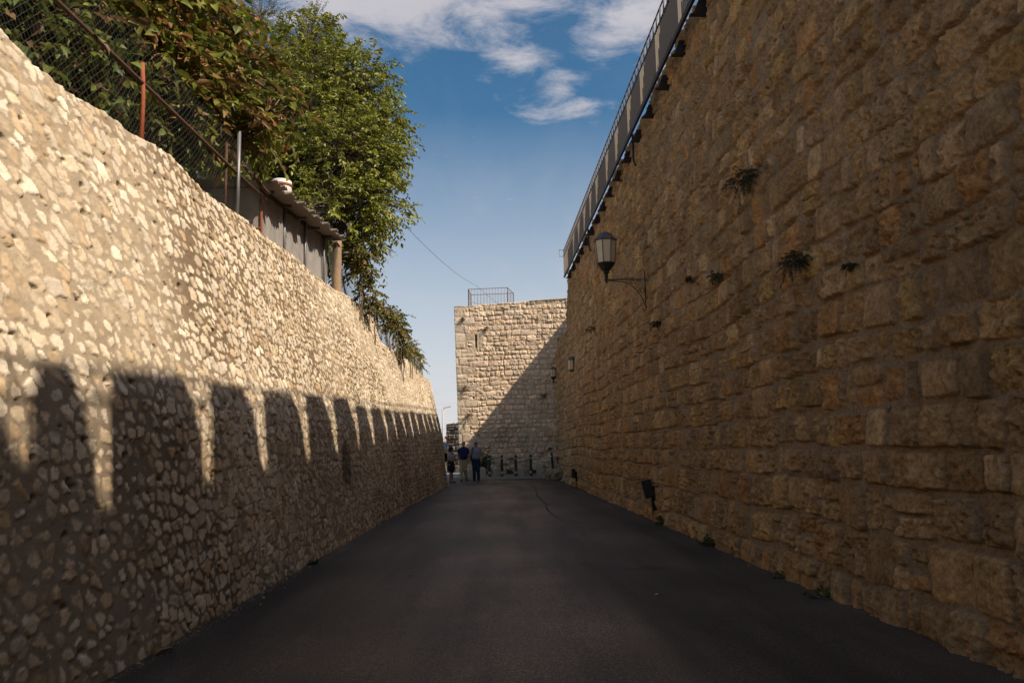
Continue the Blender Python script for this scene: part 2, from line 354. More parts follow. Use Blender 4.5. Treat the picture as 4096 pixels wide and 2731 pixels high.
def road():
    ys=np.concatenate([geo(-8,0,0,.5),geo(.5,41,.01,.03),geo(41.3,75,.02,.4)]); us=np.linspace(0,1,70)
    Y,U=np.meshgrid(ys,us,indexing='ij')
    xl=np.where(Y<32,-2.66+.0243*Y,-1.9-(Y-32)*1.2-sst(33,36,Y)*6); xr=np.where(Y<37,3.2-.0136*Y,2.7)
    xl=np.maximum(xl-.02,-14)
    X=xl+(xr+.05-xl)*U
    crown=.05*(1-(2*U-1)**2)*sst(34,20,Y)
    Z=crown+.012+.010*fbm(X*.8,Y*.35,5,3)-1.45*sst(40,50,Y)+.006
    V=np.stack([X,Y,Z],-1).reshape(-1,3);nr,nc=X.shape
    a=(np.arange(nr-1)[:,None]*nc+np.arange(nc-1)[None,:]).ravel(); q=np.stack([a,a+1,a+nc+1,a+nc],1)
    o=fastmesh('road',V,quads=q,mat=M_asph,smooth=True); tag(o,kind='structure')
    zf=lambda x,y: float(.05*(1-(2*((x+2.66-.0243*y+.02)/5.85)-1)**2)+.018+.010*fbm(np.array(x*.8),np.array(y*.35),5,3))
    r=random.Random(5)
    for line in ([(2120,1938),(2142,1960),(2150,1992),(2182,2022),(2196,2058),(2232,2086)],[(2238,2098),(2330,2106),(2420,2098),(2500,2086)],[(2180,2022),(2240,2035),(2290,2030)],[(1750,2040),(1850,2060),(1930,2052)]):
        P_=[]
        for (a,b_) in line:
            d=ray(a,b_); t=-H/d[2]; P_.append(Vector((d[0]*t,d[1]*t,0)))
        Q=[]
        for i in range(len(P_)-1):
            for k in range(9): Q.append(P_[i].lerp(P_[i+1],k/9)+Vector((r.uniform(-.025,.025),r.uniform(-.05,.05),0)))
        Q.append(P_[-1]); vs=[];fs=[]
        for i,p in enumerate(Q):
            w=r.uniform(.004,.016); t=(Q[min(i+1,len(Q)-1)]-Q[max(i-1,0)]).normalized(); nn=Vector((-t.y,t.x,0))*w; zz=zf(p.x,p.y)+.004
            vs+=[p+nn+Vector((0,0,zz)),p-nn*1.2+Vector((0,0,zz))]
        for i in range(len(Q)-1): fs.append((2*i,2*i+2,2*i+3,2*i+1))
        mb=MB(); mb.add(vs,fs); mb.build('crack',M_crack,o)
road()
# ------------------------------------------------------------------ LEFT WALL
LTy=[-9,5.1,5.53,6.05,6.56,7.13,7.83,8.62,9.27,10.15,11.34,12.94,14.55,17.38,18.77,19.9,20.05,21.24,24,25.79,29.87,32.4,60]
LTz=[4.2,4.27,4.22,4.27,4.33,4.36,4.46,4.34,4.39,4.45,4.49,4.53,4.54,4.73,4.76,4.68,4.17,4.19,4.27,4.3,4.12,4.12,4.1]
def ltop(s): return np.interp(s,LTy,LTz)+.035*fbm(s*1.6,s*0,77,3)
def lpath(s):
    s=np.asarray(s,float); R=.7; s0=31.6; th=np.clip((s-s0)/R,0,PI*.5)
    x0=-2.70+.0243*s0
    st=s<s0; arc=(s>=s0)&(s<s0+R*PI/2)
    x=np.where(st,-2.70+.0243*s,x0-R+R*np.cos(th)); y=np.where(st,s,s0+R*np.sin(th))
    far=np.maximum(s-(s0+R*PI/2),0); x=x-far
    nx=np.where(st,1.,np.cos(th)); ny=np.where(st,0.,np.sin(th))
    return x,y,nx,ny
def loff(z): return np.where(z<1.9,.084*z,.16+.23*(z-1.9))
palL=[(0.762, 0.63, 0.461), (0.803, 0.68, 0.518), (0.68, 0.54, 0.374), (0.742, 0.6, 0.422), (0.577, 0.42, 0.259), (0.783, 0.66, 0.499), (0.639, 0.5, 0.336), (0.721, 0.6, 0.442)]
sv=np.concatenate([np.arange(-8,-.5,.2),np.arange(-.5,2,.022),geo(2,41,.0033,.012)]); tv=np.linspace(0,1,390)
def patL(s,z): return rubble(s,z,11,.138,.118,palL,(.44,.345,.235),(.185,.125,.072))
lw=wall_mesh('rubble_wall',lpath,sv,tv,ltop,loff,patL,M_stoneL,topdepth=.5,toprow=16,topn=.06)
tag(lw,'leaning rubble stone retaining wall on the left, sunlit above and shaded below','wall')
# terrace behind it
TZ=3.75
mb=MB(); mb.add([(-40,-9,TZ),(-3.5,-9,TZ),(-3.0,30.9,TZ),(-40,30.9,TZ),(-40,-9,-.3),(-3.5,-9,-.3),(-3.0,30.9,-.3),(-40,30.9,-.3)],[(0,1,2,3),(1,5,6,2),(2,6,7,3),(0,3,7,4),(0,4,5,1)])
tag(mb.build('terrace',M_earth),kind='structure')
# ------------------------------------------------------------------ RIGHT WALL (tall) + lower end
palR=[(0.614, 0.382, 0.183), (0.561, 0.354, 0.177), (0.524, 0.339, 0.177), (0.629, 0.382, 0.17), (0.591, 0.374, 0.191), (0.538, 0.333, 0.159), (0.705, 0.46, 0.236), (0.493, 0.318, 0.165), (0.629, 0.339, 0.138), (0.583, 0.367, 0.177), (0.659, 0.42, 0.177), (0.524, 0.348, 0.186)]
def rpath(s):
    s=np.asarray(s,float); e=33.; st=s<e
    x=np.where(st,3.2-.0136*s,3.2-.0136*e+(s-e)); y=np.where(st,s,e)
    return x,y,np.full_like(s,-1.),np.zeros_like(s)
def roff(z): return .05*z
def rtop(s): return 8.67+.20*fbm(s*1.1,s*0,5,4)+.05*fbm(s*.3,s*0,9,2)
def patR(s,z):
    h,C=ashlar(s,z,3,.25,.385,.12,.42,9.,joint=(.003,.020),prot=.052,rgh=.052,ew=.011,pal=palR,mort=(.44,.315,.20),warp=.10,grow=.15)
    for (hs,hz,rs,rz,dp) in [(14.0,6.05,.16,.2,.22),(9.3,4.45,.07,.11,.14),(27.8,2.75,.22,.08,.2),(4.9,3.2,.05,.04,.12),(12.2,3.9,.1,.06,.1),(6.6,2.9,.05,.04,.12),(23.8,.7,.12,.1,.15),(8.05,3.1,.14,.06,.14),(7.0,5.4,.05,.09,.12),(5.6,4.2,.04,.06,.1)]:
        q=np.hypot((s-hs)/rs,(z-hz)/rz)+.25*fbm(s*9,z*9,4,2); h=h-dp*(1-sst(.6,1.,q))
    # eroded, crumbling foot
    h=h+.05*sst(.5,0,z)*(vn(s*2.2,z*3,81)+.3*fbm(s*7,z*7,82,2))
    return h,C
sv=np.concatenate([np.arange(-8,-.5,.2),np.arange(-.5,2.4,.022),geo(2.4,33.,.0024,.011),np.linspace(33.02,37,60)]); tv=np.linspace(0,1,760)
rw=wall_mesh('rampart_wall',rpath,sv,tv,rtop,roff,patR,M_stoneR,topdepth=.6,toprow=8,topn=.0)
tag(rw,'tall shaded city wall of rough coursed limestone on the right, railing along its top','wall')
# flip check is handled by double sided shading
def r2path(s):
    x=2.775+.045*(s-33); return x,s,np.full_like(s,-1.),np.zeros_like(s)
def r2top(s): return np.interp(s,[33,34,38,39.2],[6.5,6.42,6.06,6.0])+.05*fbm(s*3,s*0,15,2)
def patR2(s,z):
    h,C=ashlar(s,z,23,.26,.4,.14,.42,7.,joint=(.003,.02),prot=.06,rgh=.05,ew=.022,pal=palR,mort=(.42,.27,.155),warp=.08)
    return h-.05*z*(1-sst(33.,36.5,s)),C
sv=np.arange(32.9,39.25,.035); tv=np.linspace(0,1,230)
r2=wall_mesh('low_end_wall',r2path,sv,tv,r2top,lambda z:.004*z,patR2,M_stoneR,topdepth=1.6,toprow=30,topn=.02)
tag(r2,'lower shaded end piece of the stone wall between the tall wall and the tower','wall')
# inner body of the rampart walk (solid fill and paving)
mb=MB()
mb.add([(4.0,-8,8.35),(5.3,-8,8.35),(4.9,32.9,8.35),(3.5,32.9,8.35),(4.0,-8,-.3),(5.3,-8,-.3),(4.9,32.9,-.3),(3.5,32.9,-.3)],[(0,1,2,3),(1,5,6,2),(0,4,5,1),(3,2,6,7),(0,3,7,4)])
tag(mb.build('rampart_walk',M_cap),'paved walk along the top of the tall right wall behind its railing','wall walk')
# crenellated outer parapet with tapering gaps: its shadow falls on the left wall
SA,SB,SC=1.,.65,1.22
ysh=[2.7,4.62,5.56,7.47,9.14,11.1,12.92,14.72,16.42,18.16,19.69,21.2,22.94,24.5,26.48,27.86,29.4,31.0,32.6]
gaps=sorted([y-SB*7.6+.02 for y in ysh]); gaps=[gaps[0]-1.8*k for k in (3,2,1)]+gaps+[gaps[-1]+1.7]
def px(y): return 5.0-.0136*y
def ptop(y): return np.interp(y,[-8,3.8,22.9,40],[11.5,11.54,11.22,11.0])
P=empty('crenellated_parapet',(5.0,0,8.35),'crenellated stone parapet behind the railing on top of the tall right wall','parapet')
mr=random.Random(12)
def merlon(y0,y1,zb0,zb):
    # silhouette in (y,z): near edge slants, far edge upright; gap is at y1 side
    q=mr.uniform(-.05,.05); zt0,zt1=ptop(y0)+q+mr.uniform(-.02,.02),ptop(y1)+q; w_=mr.uniform(.78,.98) if zb<10.6 else .75
    pts=[(y0,8.35),(y1,8.35),(y1,zb),(y1-.23*w_,zb+.03),(y1-.27*w_,zb+.14),(y1-.34*w_,min(zb+.38,zt1-.4)),(y1-.45*w_,zt1-.34),(y1-.56*w_,zt1-.12),(y1-.70*w_,zt1),(y0+.16,zt0),(y0+.05,zt0-.09),(y0+.01,zt0-.3),(y0,zb0+.15)]
    return pts
th=.20
g=[-9.5]+gaps+[28.5]
for i in range(len(g)-1):
    a,b=g[i],g[i+1]
    zq=lambda v:10.82 if abs(v-(4.62-SB*7.6+.02))<.01 else 10.42+.05*math.sin(v*9)
    pts=merlon(a,b,zq(a),zq(b))
    mb=MB(); V=[(px(y),y,z) for (y,z) in pts]; 
    mb.prism(V,(th,0,0),(0,0,0)); o=mb.build('merlon',M_cap); o.parent=P; o.location=(-5.0,0,-8.35)
# lower parapet run to the tower
mb=MB(); mb.prism([(4.55,28.5,8.35),(4.4,41,7.7),(4.4,41,8.7),(4.5,33,8.95),(4.6,28.7,9.0)],(.34,0,0),(0,0,0)); 
mb.prism([(4.45,33.05,-.3),(4.4,41,-.3),(4.4,41,7.7),(4.5,33.05,8.2)],(.36,0,0),(-.01,0,0))
o=mb.build('end_parapet',M_cap); o.parent=P; o.location=(-5.0,0,-8.35)
exec_order=1
# ------------------------------------------------------------------ TOWER
palT=[(0.791, 0.598, 0.404), (0.817, 0.632, 0.439), (0.764, 0.579, 0.391), (0.817, 0.612, 0.412), (0.778, 0.605, 0.425), (0.804, 0.626, 0.439), (0.791, 0.565, 0.37), (0.837, 0.658, 0.467), (0.764, 0.559, 0.383), (0.817, 0.605, 0.439)]
TA=np.array([-1.90,39.55]); TB=np.array([5.2,38.75]); TL=float(np.linalg.norm(TB-TA)); TD=(TB-TA)/TL
def tpath(s):
    L0=TL; back=np.maximum(-s,0); ss=np.maximum(s,0)
    x=TA[0]+TD[0]*ss-TD[1]*back*0; y=TA[1]+TD[1]*ss+back
    x=x+0*back
    nx=np.where(s<0,-1.,TD[1]); ny=np.where(s<0,0.,-TD[0]); return x,y,nx,ny
def ttop(s): return 8.50+.035*np.maximum(s,0)+.03*fbm(s*2,s*0,3,2)
def patT(s,z):
    h,C=ashlar(s,z,33,.20,.30,.13,.40,9.,joint=(.003,.014),prot=.032,rgh=.028,ew=.014,split_p=.06,pal=palT,mort=(.56,.42,.28),warp=.05)
    h2,C2=ashlar(s,z,36,.38,.46,.34,.62,9.,joint=(.003,.010),prot=.02,rgh=.008,pal=[(.68,.54,.38),(.72,.58,.42),(.69,.56,.41)],mort=(.58,.45,.31),warp=.01)
    q=.55+.45*((np.floor(z/.42)%2)==0)+.05*fbm(s*2,z*2,8,2); m=(s<q).astype(float)
    sl=sst(.95,.8,np.abs(s-1.1)/.34)*sst(.95,.8,np.abs(z-6.75)/.48); m=np.clip(m+(sl>.5),0,1)
    h=h*(1-m)+h2*m; C=C*(1-m)[...,None]+C2*m[...,None]
    low=sst(3.2,1.8,z+.4*fbm(s*.8,z,3,2)); 
    h=h-.06*sst(.62,.75,vn(s*2.3,z*3.1,91))*sst(2.2,1.,z)
    for (hs,hz,rs,rz,dp,sq) in [(1.02,6.72,.045,.34,.5,1),(4.0,7.6,.10,.14,.05,0),(5.25,6.65,.17,.13,.45,0),(1.0,2.05,.05,.05,.1,0),(4.55,1.3,.10,.12,.3,0),(4.9,1.35,.05,.10,.2,0),(2.6,.85,.25,.1,.12,0),(4.95,.8,.12,.14,.15,0),(2.2,.55,.3,.12,.12,0),(.8,3.9,.06,.06,.08,0)]:
        q=np.maximum(np.abs(s-hs)/rs,np.abs(z-hz)/rz) if sq else np.hypot((s-hs)/rs,(z-hz)/rz)+.25*fbm(s*6,z*6,4,2)
        h=h-dp*(1-sst(.85,1.,q))
    grime=sst(.45,.7,vn(s*.9,z*.9,99)+.2*fbm(s*4,z*4,98,2))*.28*sst(3.,1.,z)
    C=C*(1-grime)[...,None]
    return h,C
sv=np.concatenate([np.linspace(-4,-.05,60),np.arange(0,TL,.022)]); tv=np.linspace(0,1,400)
def toff(z): return -.0*z
tw=wall_mesh('stone_tower',tpath,sv,tv,ttop,toff,patT,M_stoneT,topdepth=.5,toprow=8)
# left edge leans slightly outwards as in the photo
co=np.zeros(len(tw.data.vertices)*3,np.float32); tw.data.vertices.foreach_get('co',co); co=co.reshape(-1,3)
co[:,0]+=(.10-.022*co[:,2])*np.clip(1-(co[:,0]+1.9)/4,0,1); tw.data.vertices.foreach_set('co',co.ravel()); tw.data.update()
tag(tw,'square sunlit limestone tower closing the end of the lane','tower')
# solid core behind face so no light leaks
mb=MB(); mb.box((1.9,41.9,4.1),(7.0,4.,8.4)); mb.build('tower_core',M_cap,tw)
mb=MB(); n=24
for k in range(n):
    f0=.52+.48*k/n; f1=.52+.48*(k+1)/n
    p0=TA+(TB-TA)*f0; p1=TA+(TB-TA)*f1
    z0=8.50+.035*TL*(f0+f1)/2+.03+random.uniform(-.01,.01)
    mb.add([(p0[0],p0[1]-.06,z0),(p1[0],p1[1]-.06,z0),(p1[0],p1[1]+.6,z0),(p0[0],p0[1]+.6,z0),(p0[0],p0[1]-.06,z0+.05),(p1[0],p1[1]-.06,z0+.055),(p1[0],p1[1]+.6,z0+.05),(p0[0],p0[1]+.6,z0+.05)],[(0,1,2,3),(4,5,6,7),(0,1,5,4),(1,2,6,5),(2,3,7,6),(3,0,4,7)])
M_white=mat('pale_coping',(.72,.66,.57),.9,noise=[(6,.4,.8,.4,.7)])
mb.build('coping',M_white,tw)
#@@PART2
# ------------------------------------------------------------------ RAILING on the tall wall
RXo=3.38; rx=lambda y:RXo-.0136*y
def railing():
    R=empty('wall_railing',(RXo,0,8.4),'long steel railing on brackets along the top of the tall right wall','railing')
    OFF=Vector((-RXo,0,-8.4))
    def fin(mb,name,m,par=R,**k):
        mb.v=[tuple(Vector(v)+OFF) for v in mb.v]; return mb.build(name,m,par,**k)
    y0,y1=-4.,32.2
    for z,w,h_,nm in ((8.37,.05,.07,'bottom_beam'),(9.24,.03,.03,'middle_rail'),(9.50,.022,.022,'top_rail')):
        mb=MB(); mb.prism([(rx(y0)-w/2,y0,z-h_/2),(rx(y0)+w/2,y0,z-h_/2),(rx(y0)+w/2,y0,z+h_/2),(rx(y0)-w/2,y0,z+h_/2)],(rx(y1)-rx(y0),y1-y0,0),(0,0,0))
        fin(mb,nm,M_metal)
    step=1.31; k=0; y=y0
    while y<y1-.3:
        mb=MB(); n=12
        for i in range(n):
            yy=y+(i+.5)*step/n
            if yy>y1: break
            mb.box((rx(yy),yy,8.84),(.026,.012,.78))
        mb.box((rx(y+step/2),y+step/2,8.46),(.02,step-.02,.012)); fin(mb,'baluster_panel',M_railp)
        # bracket plate: flat foot, hollow-curved outer edge, foot on the wall
        xb=rx(y); wf=3.2-.0136*y+.05*8.2
        pts=[(xb-.03,8.15)]+[(xb-.03+.11*t+.03*t*t,8.15+.27*t**1.9) for t in (.15,.3,.45,.6,.75,.9,1.)]+[(wf+.06,8.42),(wf+.06,8.15)]
        mb=MB(); mb.prism([(a,y-.012,b) for a,b in pts],(0,.024,0),(0,0,0)); mb.box(((xb+wf)/2+.02,y,8.145),(wf-xb+.12,.10,.012)); 
        br=fin(mb,'bracket',M_metal)
        if k%6==4:
            mb=MB(); mb.tube([(xb+.08,y+.35,8.45),(xb+.08,y+.35,7.85),(xb+.12,y+.35,7.72),(wf+.03,y+.35,7.72)],.025,6); fin(mb,'drop_pipe',M_metal)
        y+=step; k+=1
    mb=MB(); y=y0+.1; k=0
    L_=[]
    while y<y1:
        pts=[(rx(y),y,9.5),(rx(y)-.012,y,9.34),(rx(y)-.006,y+.03,9.275),(rx(y),y+.08,9.262)]
        m=MB(); m.tube([(a,b-.0,c) for a,b,c in pts],.016,5); L_.append(m); y+=.30
    for q in range(0,len(L_),4):
        mm=MB()
        for m in L_[q:q+4]: mm.add(m.v,m.f)
        ya=L_[q].v[0][1]; mm.tube([(rx(ya),ya-.02,9.505),(rx(ya+1.0),ya+min(.92,.3*len(L_[q:q+4])-.28),9.505)],.012,4)
        fin(mm,'loop_finials',M_railp)
    # end bracket and little return frame
    mb=MB(); mb.tube([(rx(y1),y1,8.4),(rx(y1)-.0,y1+.02,9.5)],.018,6); mb.tube([(rx(y1)+.0,y1,9.5),(rx(y1)-.16,y1+.25,9.58),(rx(y1)-.16,y1+.25,9.30),(rx(y1),y1,9.24)],.014,5); fin(mb,'end_frame',M_railp)
railing()
# ------------------------------------------------------------------ LANTERNS
M_lglass=mat('frosted_amber_glass',(.80,.64,.42),.45,spec=.4,noise=[(3,.4,(.34,.26,.16),.4,.7)])
M_lroof=mat('lantern_painted_metal',(.16,.145,.125),.5,.3,noise=[(20,.4,(.1,.07,.05),.5,.8)])
def lantern(loc,rz,sc,label,arm,scroll=True):
    R=empty('wall_lantern',loc,label,'lantern',rz=rz)
    # local: wall at x=0, arm towards -x; arm level z=0
    ax=-arm; n=8; ph=PI/8
    mb=MB(); mb.tube([(.03,0,0),(ax-.06,0,0)],.017,6); mb.box((-.01,0,.0),(.05,.06,.07)); mb.box((-.30,0,.0),(.05,.04,.05)); mb.build('arm',M_lroof,R)
    mb=MB(); mb.tube([(.0,0,.16),(0,0,-.62)],.014,6)
    mb.tube([(0,0,.12)]+[(-.035+.035*math.cos(a),0,.16+.035*math.sin(a)) for a in np.linspace(0,PI,7)],.008,5)
    mb.tube([(0,0,-.60)]+[(-.035+.035*math.cos(a),0,-.62+.035*math.sin(a)) for a in np.linspace(0,-PI*1.2,7)],.008,5)
    mb.build('wall_bar',M_metal,R)
    if scroll:
        mb=MB(); mb.tube([(ax+.03,0,-.015),(-.42,0,-.06),(-.28,0,-.13),(-.16,0,-.24),(-.08,0,-.38),(-.01,0,-.56)],.009,6)
        def ring(cx,cz,r): mb.tube([(cx+r*math.cos(a),0,cz+r*math.sin(a)) for a in np.linspace(0,2*PI,19)],.007,5)
        ring(-.12,-.105,.075); ring(-.26,-.06,.04); ring(-.06,-.24,.045); mb.build('scroll_brace',M_metal,R)
    c=(ax,0,0); s=sc
    mb=MB(); mb.lathe(c,[(.018*s,-.06*s),(.022*s,.0),(.035*s,.05*s),(.03*s,.09*s),(.055*s,.12*s),(.05*s,.15*s),(.09*s,.18*s),(.165*s,.275*s),(.17*s,.295*s)],n,ph); mb.build('base_cup',M_metal,R)
    g=MB(); g.lathe(c,[(.158*s,.295*s),(.195*s,.69*s)],n,ph); gl=g.build('glass',M_lglass,R)
    mb=MB()
    for k in range(n):
        a=ph+2*PI*k/n; p=Vector((ax+.163*s*math.cos(a),.163*s*math.sin(a),.29*s)); q=Vector((ax+.200*s*math.cos(a),.200*s*math.sin(a),.70*s)); mb.tube([p,q],.009*s,5)
    mb.build('glazing_bars',M_lroof,R)
    mb=MB(); mb.lathe(c,[(.205*s,.685*s),(.225*s,.70*s),(.215*s,.715*s),(.12*s,.80*s),(.095*s,.812*s),(.10*s,.83*s),(.06*s,.85*s),(.01*s,.855*s)],n,ph); mb.build('roof',M_lroof,R)
    return R
wx=lambda y,z:3.2-.0136*y+.05*z
lantern((wx(16.2,4.86)-.07,16.2,4.86),0,1.18,'large octagonal wall lantern on a scrolled iron arm, high on the right wall',.80)
lantern((2.98,37.0,4.42),0,.86,'distant lantern jutting from the low end wall in front of the tower',.26,False)
def halflantern():
    y=29.9; x=wx(y,4.5)
    R=empty('wall_light',(x,y,4.25),'small box lantern fixed flat to the right wall near its far end','wall light')
    mb=MB(); mb.box((.0,0,.28),(.08,.3,.5)); mb.build('back_plate',M_metal,R)
    g=MB(); g.lathe((-.13,0,0),[(.09,.04),(.13,.09),(.13,.40),(.10,.44)],8,PI/8); g.build('glass',M_lglass,R)
    mb=MB(); mb.lathe((-.12,0,0),[(.15,.41),(.15,.44),(.08,.53),(.01,.55)],8,PI/8); mb.lathe((-.12,0,0),[(.06,-.02),(.12,.03),(.12,.055),(.01,.06)],8,PI/8)
    for k in range(8):
        a=PI/8+2*PI*k/8; mb.tube([(-.13+.135*math.cos(a),.135*math.sin(a),.05),(-.13+.135*math.cos(a),.135*math.sin(a),.42)],.008,4)
    mb.build('frame',M_lroof,R)
halflantern()
# ------------------------------------------------------------------ FLOODLIGHTS at the wall foot
M_blk=mat('black_floodlight_housing',(.012,.012,.013),.55,noise=[(15,.5,(.03,.028,.025),.5,.8)])
def flood(y,z,h,w,tilt,label):
    x=wx(y,.3)-.13
    R=empty('floodlight',(x,y,0),label,'floodlight')
    mb=MB(); mb.tube([(.12,0,-.02),(.10,0,z*.35),(.08,0,z),(.08,0,z+.2)],[.075,.05,.042,.035],7); mb.build('post',M_blk,R)
    Mt=Matrix.Rotation(tilt,3,'Y')
    mb=MB(); mb.box((-.02,-.02,z+h*.45),(w,.16,h),Mt,bev=.012); 
    for k in range(5): mb.box(Vector((-.02,-.02,z+h*.45))+Mt@Vector((w/2+.008,0,-h*.35+k*h*.17)),(.02,.14,.008),Mt)
    b=mb.build('housing',M_blk,R)
    mb=MB(); mb.tube([(.07,0,z+h*.35),(.03,0,z+h*.5)],.02,6); mb.box(Vector((-.02,-.105,z+h*.45)),(w*.8,.012,h*.85),Mt); mb.build('lamp_face',M_metal,R)
flood(15.3,.47,.34,.17,-.22,'black tilted floodlight on a short post at the foot of the right wall, nearer one')
flood(28.2,.36,.32,.12,0.,'black upright floodlight on a short post at the foot of the right wall, farther one')
# ------------------------------------------------------------------ PAVEMENT, BOLLARDS, ROCKS before the tower
M_pave=mat('cobbled_pavement',(.30,.245,.18),.85,noise=[(3,.5,.6,.45,.7),(16,.4,.6,.45,.7)],bump=[(12,.03,.9)])
M_kerb=mat('kerb_stone',(.46,.39,.30),.85,noise=[(5,.4,.65,.45,.7)],bump=[(30,.006,.7)])
def kerby(x): return 37.0+.10*(x-.3)**2*.25-.05*x
xs=np.linspace(-1.9,2.75,26)
mb=MB(); V=[];Fc=[]
for i,x in enumerate(xs): V+=[(x,kerby(x)+.14,.115),(x,39.6,.20)]
for i in range(len(xs)-1): Fc.append((2*i,2*i+2,2*i+3,2*i+1))
mb.add(V,Fc); tag(mb.build('pavement',M_pave),kind='structure')
mb=MB()
for i in range(len(xs)-1):
    a,b=xs[i],xs[i+1]-.008
    mb.prism([(a,kerby(a),-.05),(b,kerby(b),-.05),(b,kerby(b)+.15,-.05),(a,kerby(a)+.15,-.05)],(0,0,.17),(0,0,0))
o=mb.build('kerb',M_kerb); tag(o,kind='structure')
M_bblk=mat('black_bollard_paint',(.04,.037,.034),.5,noise=[(20,.4,(.05,.045,.04),.5,.8)])
M_bwht=mat('white_reflective_band',(.45,.42,.38),.5,noise=[(20,.4,.6,.5,.8)])
def bollard(x,y,z0,lean,label):
    R=empty('bollard',(x,y,z0),label,'bollard','black banded bollards'); R.rotation_euler=(0,lean,0)
    mb=MB(); mb.lathe((0,0,0),[(.062,-.05),(.062,.93),(.058,.965),(.04,.985),(.01,.99)],14); mb.build('post',M_bblk,R,smooth=False)
    mb=MB(); mb.lathe((0,0,0),[(.066,.13),(.066,.235)],14); mb.build('white_band',M_bwht,R)
    mb=MB(); mb.lathe((0,0,0),[(.066,.80),(.066,.855)],14); mb.build('white_band',M_bwht,R)
ordn=['next to the leafy climber','second from the climber','third from the climber','fourth, left of the last square stone block']
for i,(px_,yy) in enumerate([(1959,37.5),(2009,37.45),(2064,37.4),(2124,37.4)]):
    d=ray(px_,1905); x=d[0]/d[1]*yy
    bollard(x,yy,.12,-.03+.01*i,'black bollard with white bands, '+ordn[i])
bollard((2207-1985)/F*39.0,38.6,.17,-.075,'black bollard leaning beside the boulders at the corner of the right wall')
M_sb=mat('pale_stone_block',(.50,.42,.32),.9,noise=[(10,.45,.65,.45,.7)],bump=[(25,.015,.9)])
def sblock(x,y,w,h,label,rz):
    R=empty('stone_bollard',(x,y,.11),label,'stone bollard','low square stone bollards',rz=rz)
    mb=MB(); w2=w/2
    prof=[(w2*1.41,-.03),(w2*1.41,h*.78),(w2*1.25,h*.88),(w2*.75,h*.97),(w2*.2,h)]
    mb.lathe((0,0,0),prof,4,PI/4); o=mb.build('block',M_sb,R)
    bm=bmesh.new();bm.from_mesh(o.data);bmesh.ops.bevel(bm,geom=[e for e in bm.edges],offset=.02,segments=2,affect='EDGES')
    for v in bm.verts: v.co+=Vector((random.uniform(-1,1),random.uniform(-1,1),random.uniform(-1,1)))*.006
    bm.to_mesh(o.data);bm.free()
for px_,w,h,lb,rz in [(1878,.28,.42,'between the two walking men and the tower, leftmost one',.1),(1931,.30,.45,'beside the leafy climber, right of the man in the cap',.05),(1985,.26,.44,'between the first two black bollards',.5),(2085,.28,.43,'between the third and fourth black bollards',-.1),(2160,.29,.50,'tallest one, right of the fourth black bollard',.12)]:
    d=ray(px_,1905); yy=37.75; sblock(d[0]/d[1]*yy,yy,w,h,'pale stone block bollard '+lb,rz)
def rock(loc,s,label,seed,group=None):
    bm=bmesh.new(); bmesh.ops.create_icosphere(bm,subdivisions=4,radius=1)
    P_=np.array([v.co[:] for v in bm.verts]); n=fbm(P_[:,0]*1.4+seed,P_[:,1]*1.4+P_[:,2]*2.1,seed,4)+.4*rough(P_[:,0]*2+seed,P_[:,2]*2-P_[:,1],seed+3,3)
    for v,k in zip(bm.verts,n): v.co*= 1+.45*k; v.co.x*=s[0];v.co.y*=s[1];v.co.z*=s[2]
    me=bpy.data.meshes.new('boulder');bm.to_mesh(me);bm.free();me.materials.append(M_rock)
    o=link(bpy.data.objects.new('boulder',me)); o.location=loc; tag(o,label,'boulder',group)
M_rock=mat('brown_limestone_boulder',(.36,.27,.18),.95,noise=[(5,.5,.5,.45,.7),(25,.4,.6,.45,.7)],bump=[(18,.03,1.)])
rock((2.66,34.4,.22),(.34,.45,.36),'large rough boulder at the foot of the right wall by the tower',3)
rock((2.35,35.3,.14),(.3,.35,.28),'lower boulder left of the largest one by the leaning bollard',9)
rock((2.72,32.6,.06),(.14,.25,.14),'small stone in front of the large boulders at the wall foot',14)
# ------------------------------------------------------------------ TOWER RAILING, WIRE
def trail():
    ya=39.9
    def P_(px_,py_,y=ya): return Vector(at(px_,py_,y))
    R=empty('roof_railing',P_(1875,1205),'small grey railing enclosure on top of the tower','railing'); O=-P_(1875,1205)
    def w(v): return tuple(Vector(v)+O)
    a=P_(1873,1157); b=P_(2029,1150); c=Vector((b.x+.35,b.y+1.5,b.z)); d_=Vector((a.x+.1,a.y+1.5,a.z)); zb=8.4
    def side(p,q,nm,n):
        mb=MB(); mb.tube([w(p),w(q)],.022,5); mb.tube([w((p.x,p.y,zb+.14)),w((q.x,q.y,zb+.14))],.016,5)
        for k in range(n+1):
            t=k/n; m=p.lerp(q,t); mb.tube([w(m),w((m.x,m.y,zb))],.011 if 0<k<n else .022,4)
        mb.build(nm,M_railp,R)
    side(a,b,'front_panel',13); side(b,c,'side_panel',6); side(a,d_,'side_panel',6); side(d_,c,'back_panel',13)
    mb=MB(); e=P_(1925,1200); mb.tube([w((a.x,a.y-.1,a.z-.62)),w((e.x,e.y,zb+.28)),w((e.x+.45,e.y,zb+.28)),w((e.x+.45,e.y,zb))],.018,5); mb.build('hand_rail',M_railp,R)
trail()
mb=MB(); p0=Vector(at(1600,880,22)); p1=Vector(at(1905,1142,39.4)); p2=Vector(at(2420,1262,32.5))
pts=[p0.lerp(p1,t)-Vector((0,0,.22*4*t*(1-t))) for t in np.linspace(0,1,16)]+[p1.lerp(Vector((3.05,38.9,6.9)),t)-Vector((0,0,.3*4*t*(1-t))) for t in np.linspace(.08,1,12)]
mb.tube(pts,.006,4); tag(mb.build('overhead_wire',M_blk),'thin wire sagging from the big tree down to the tower top','wire')
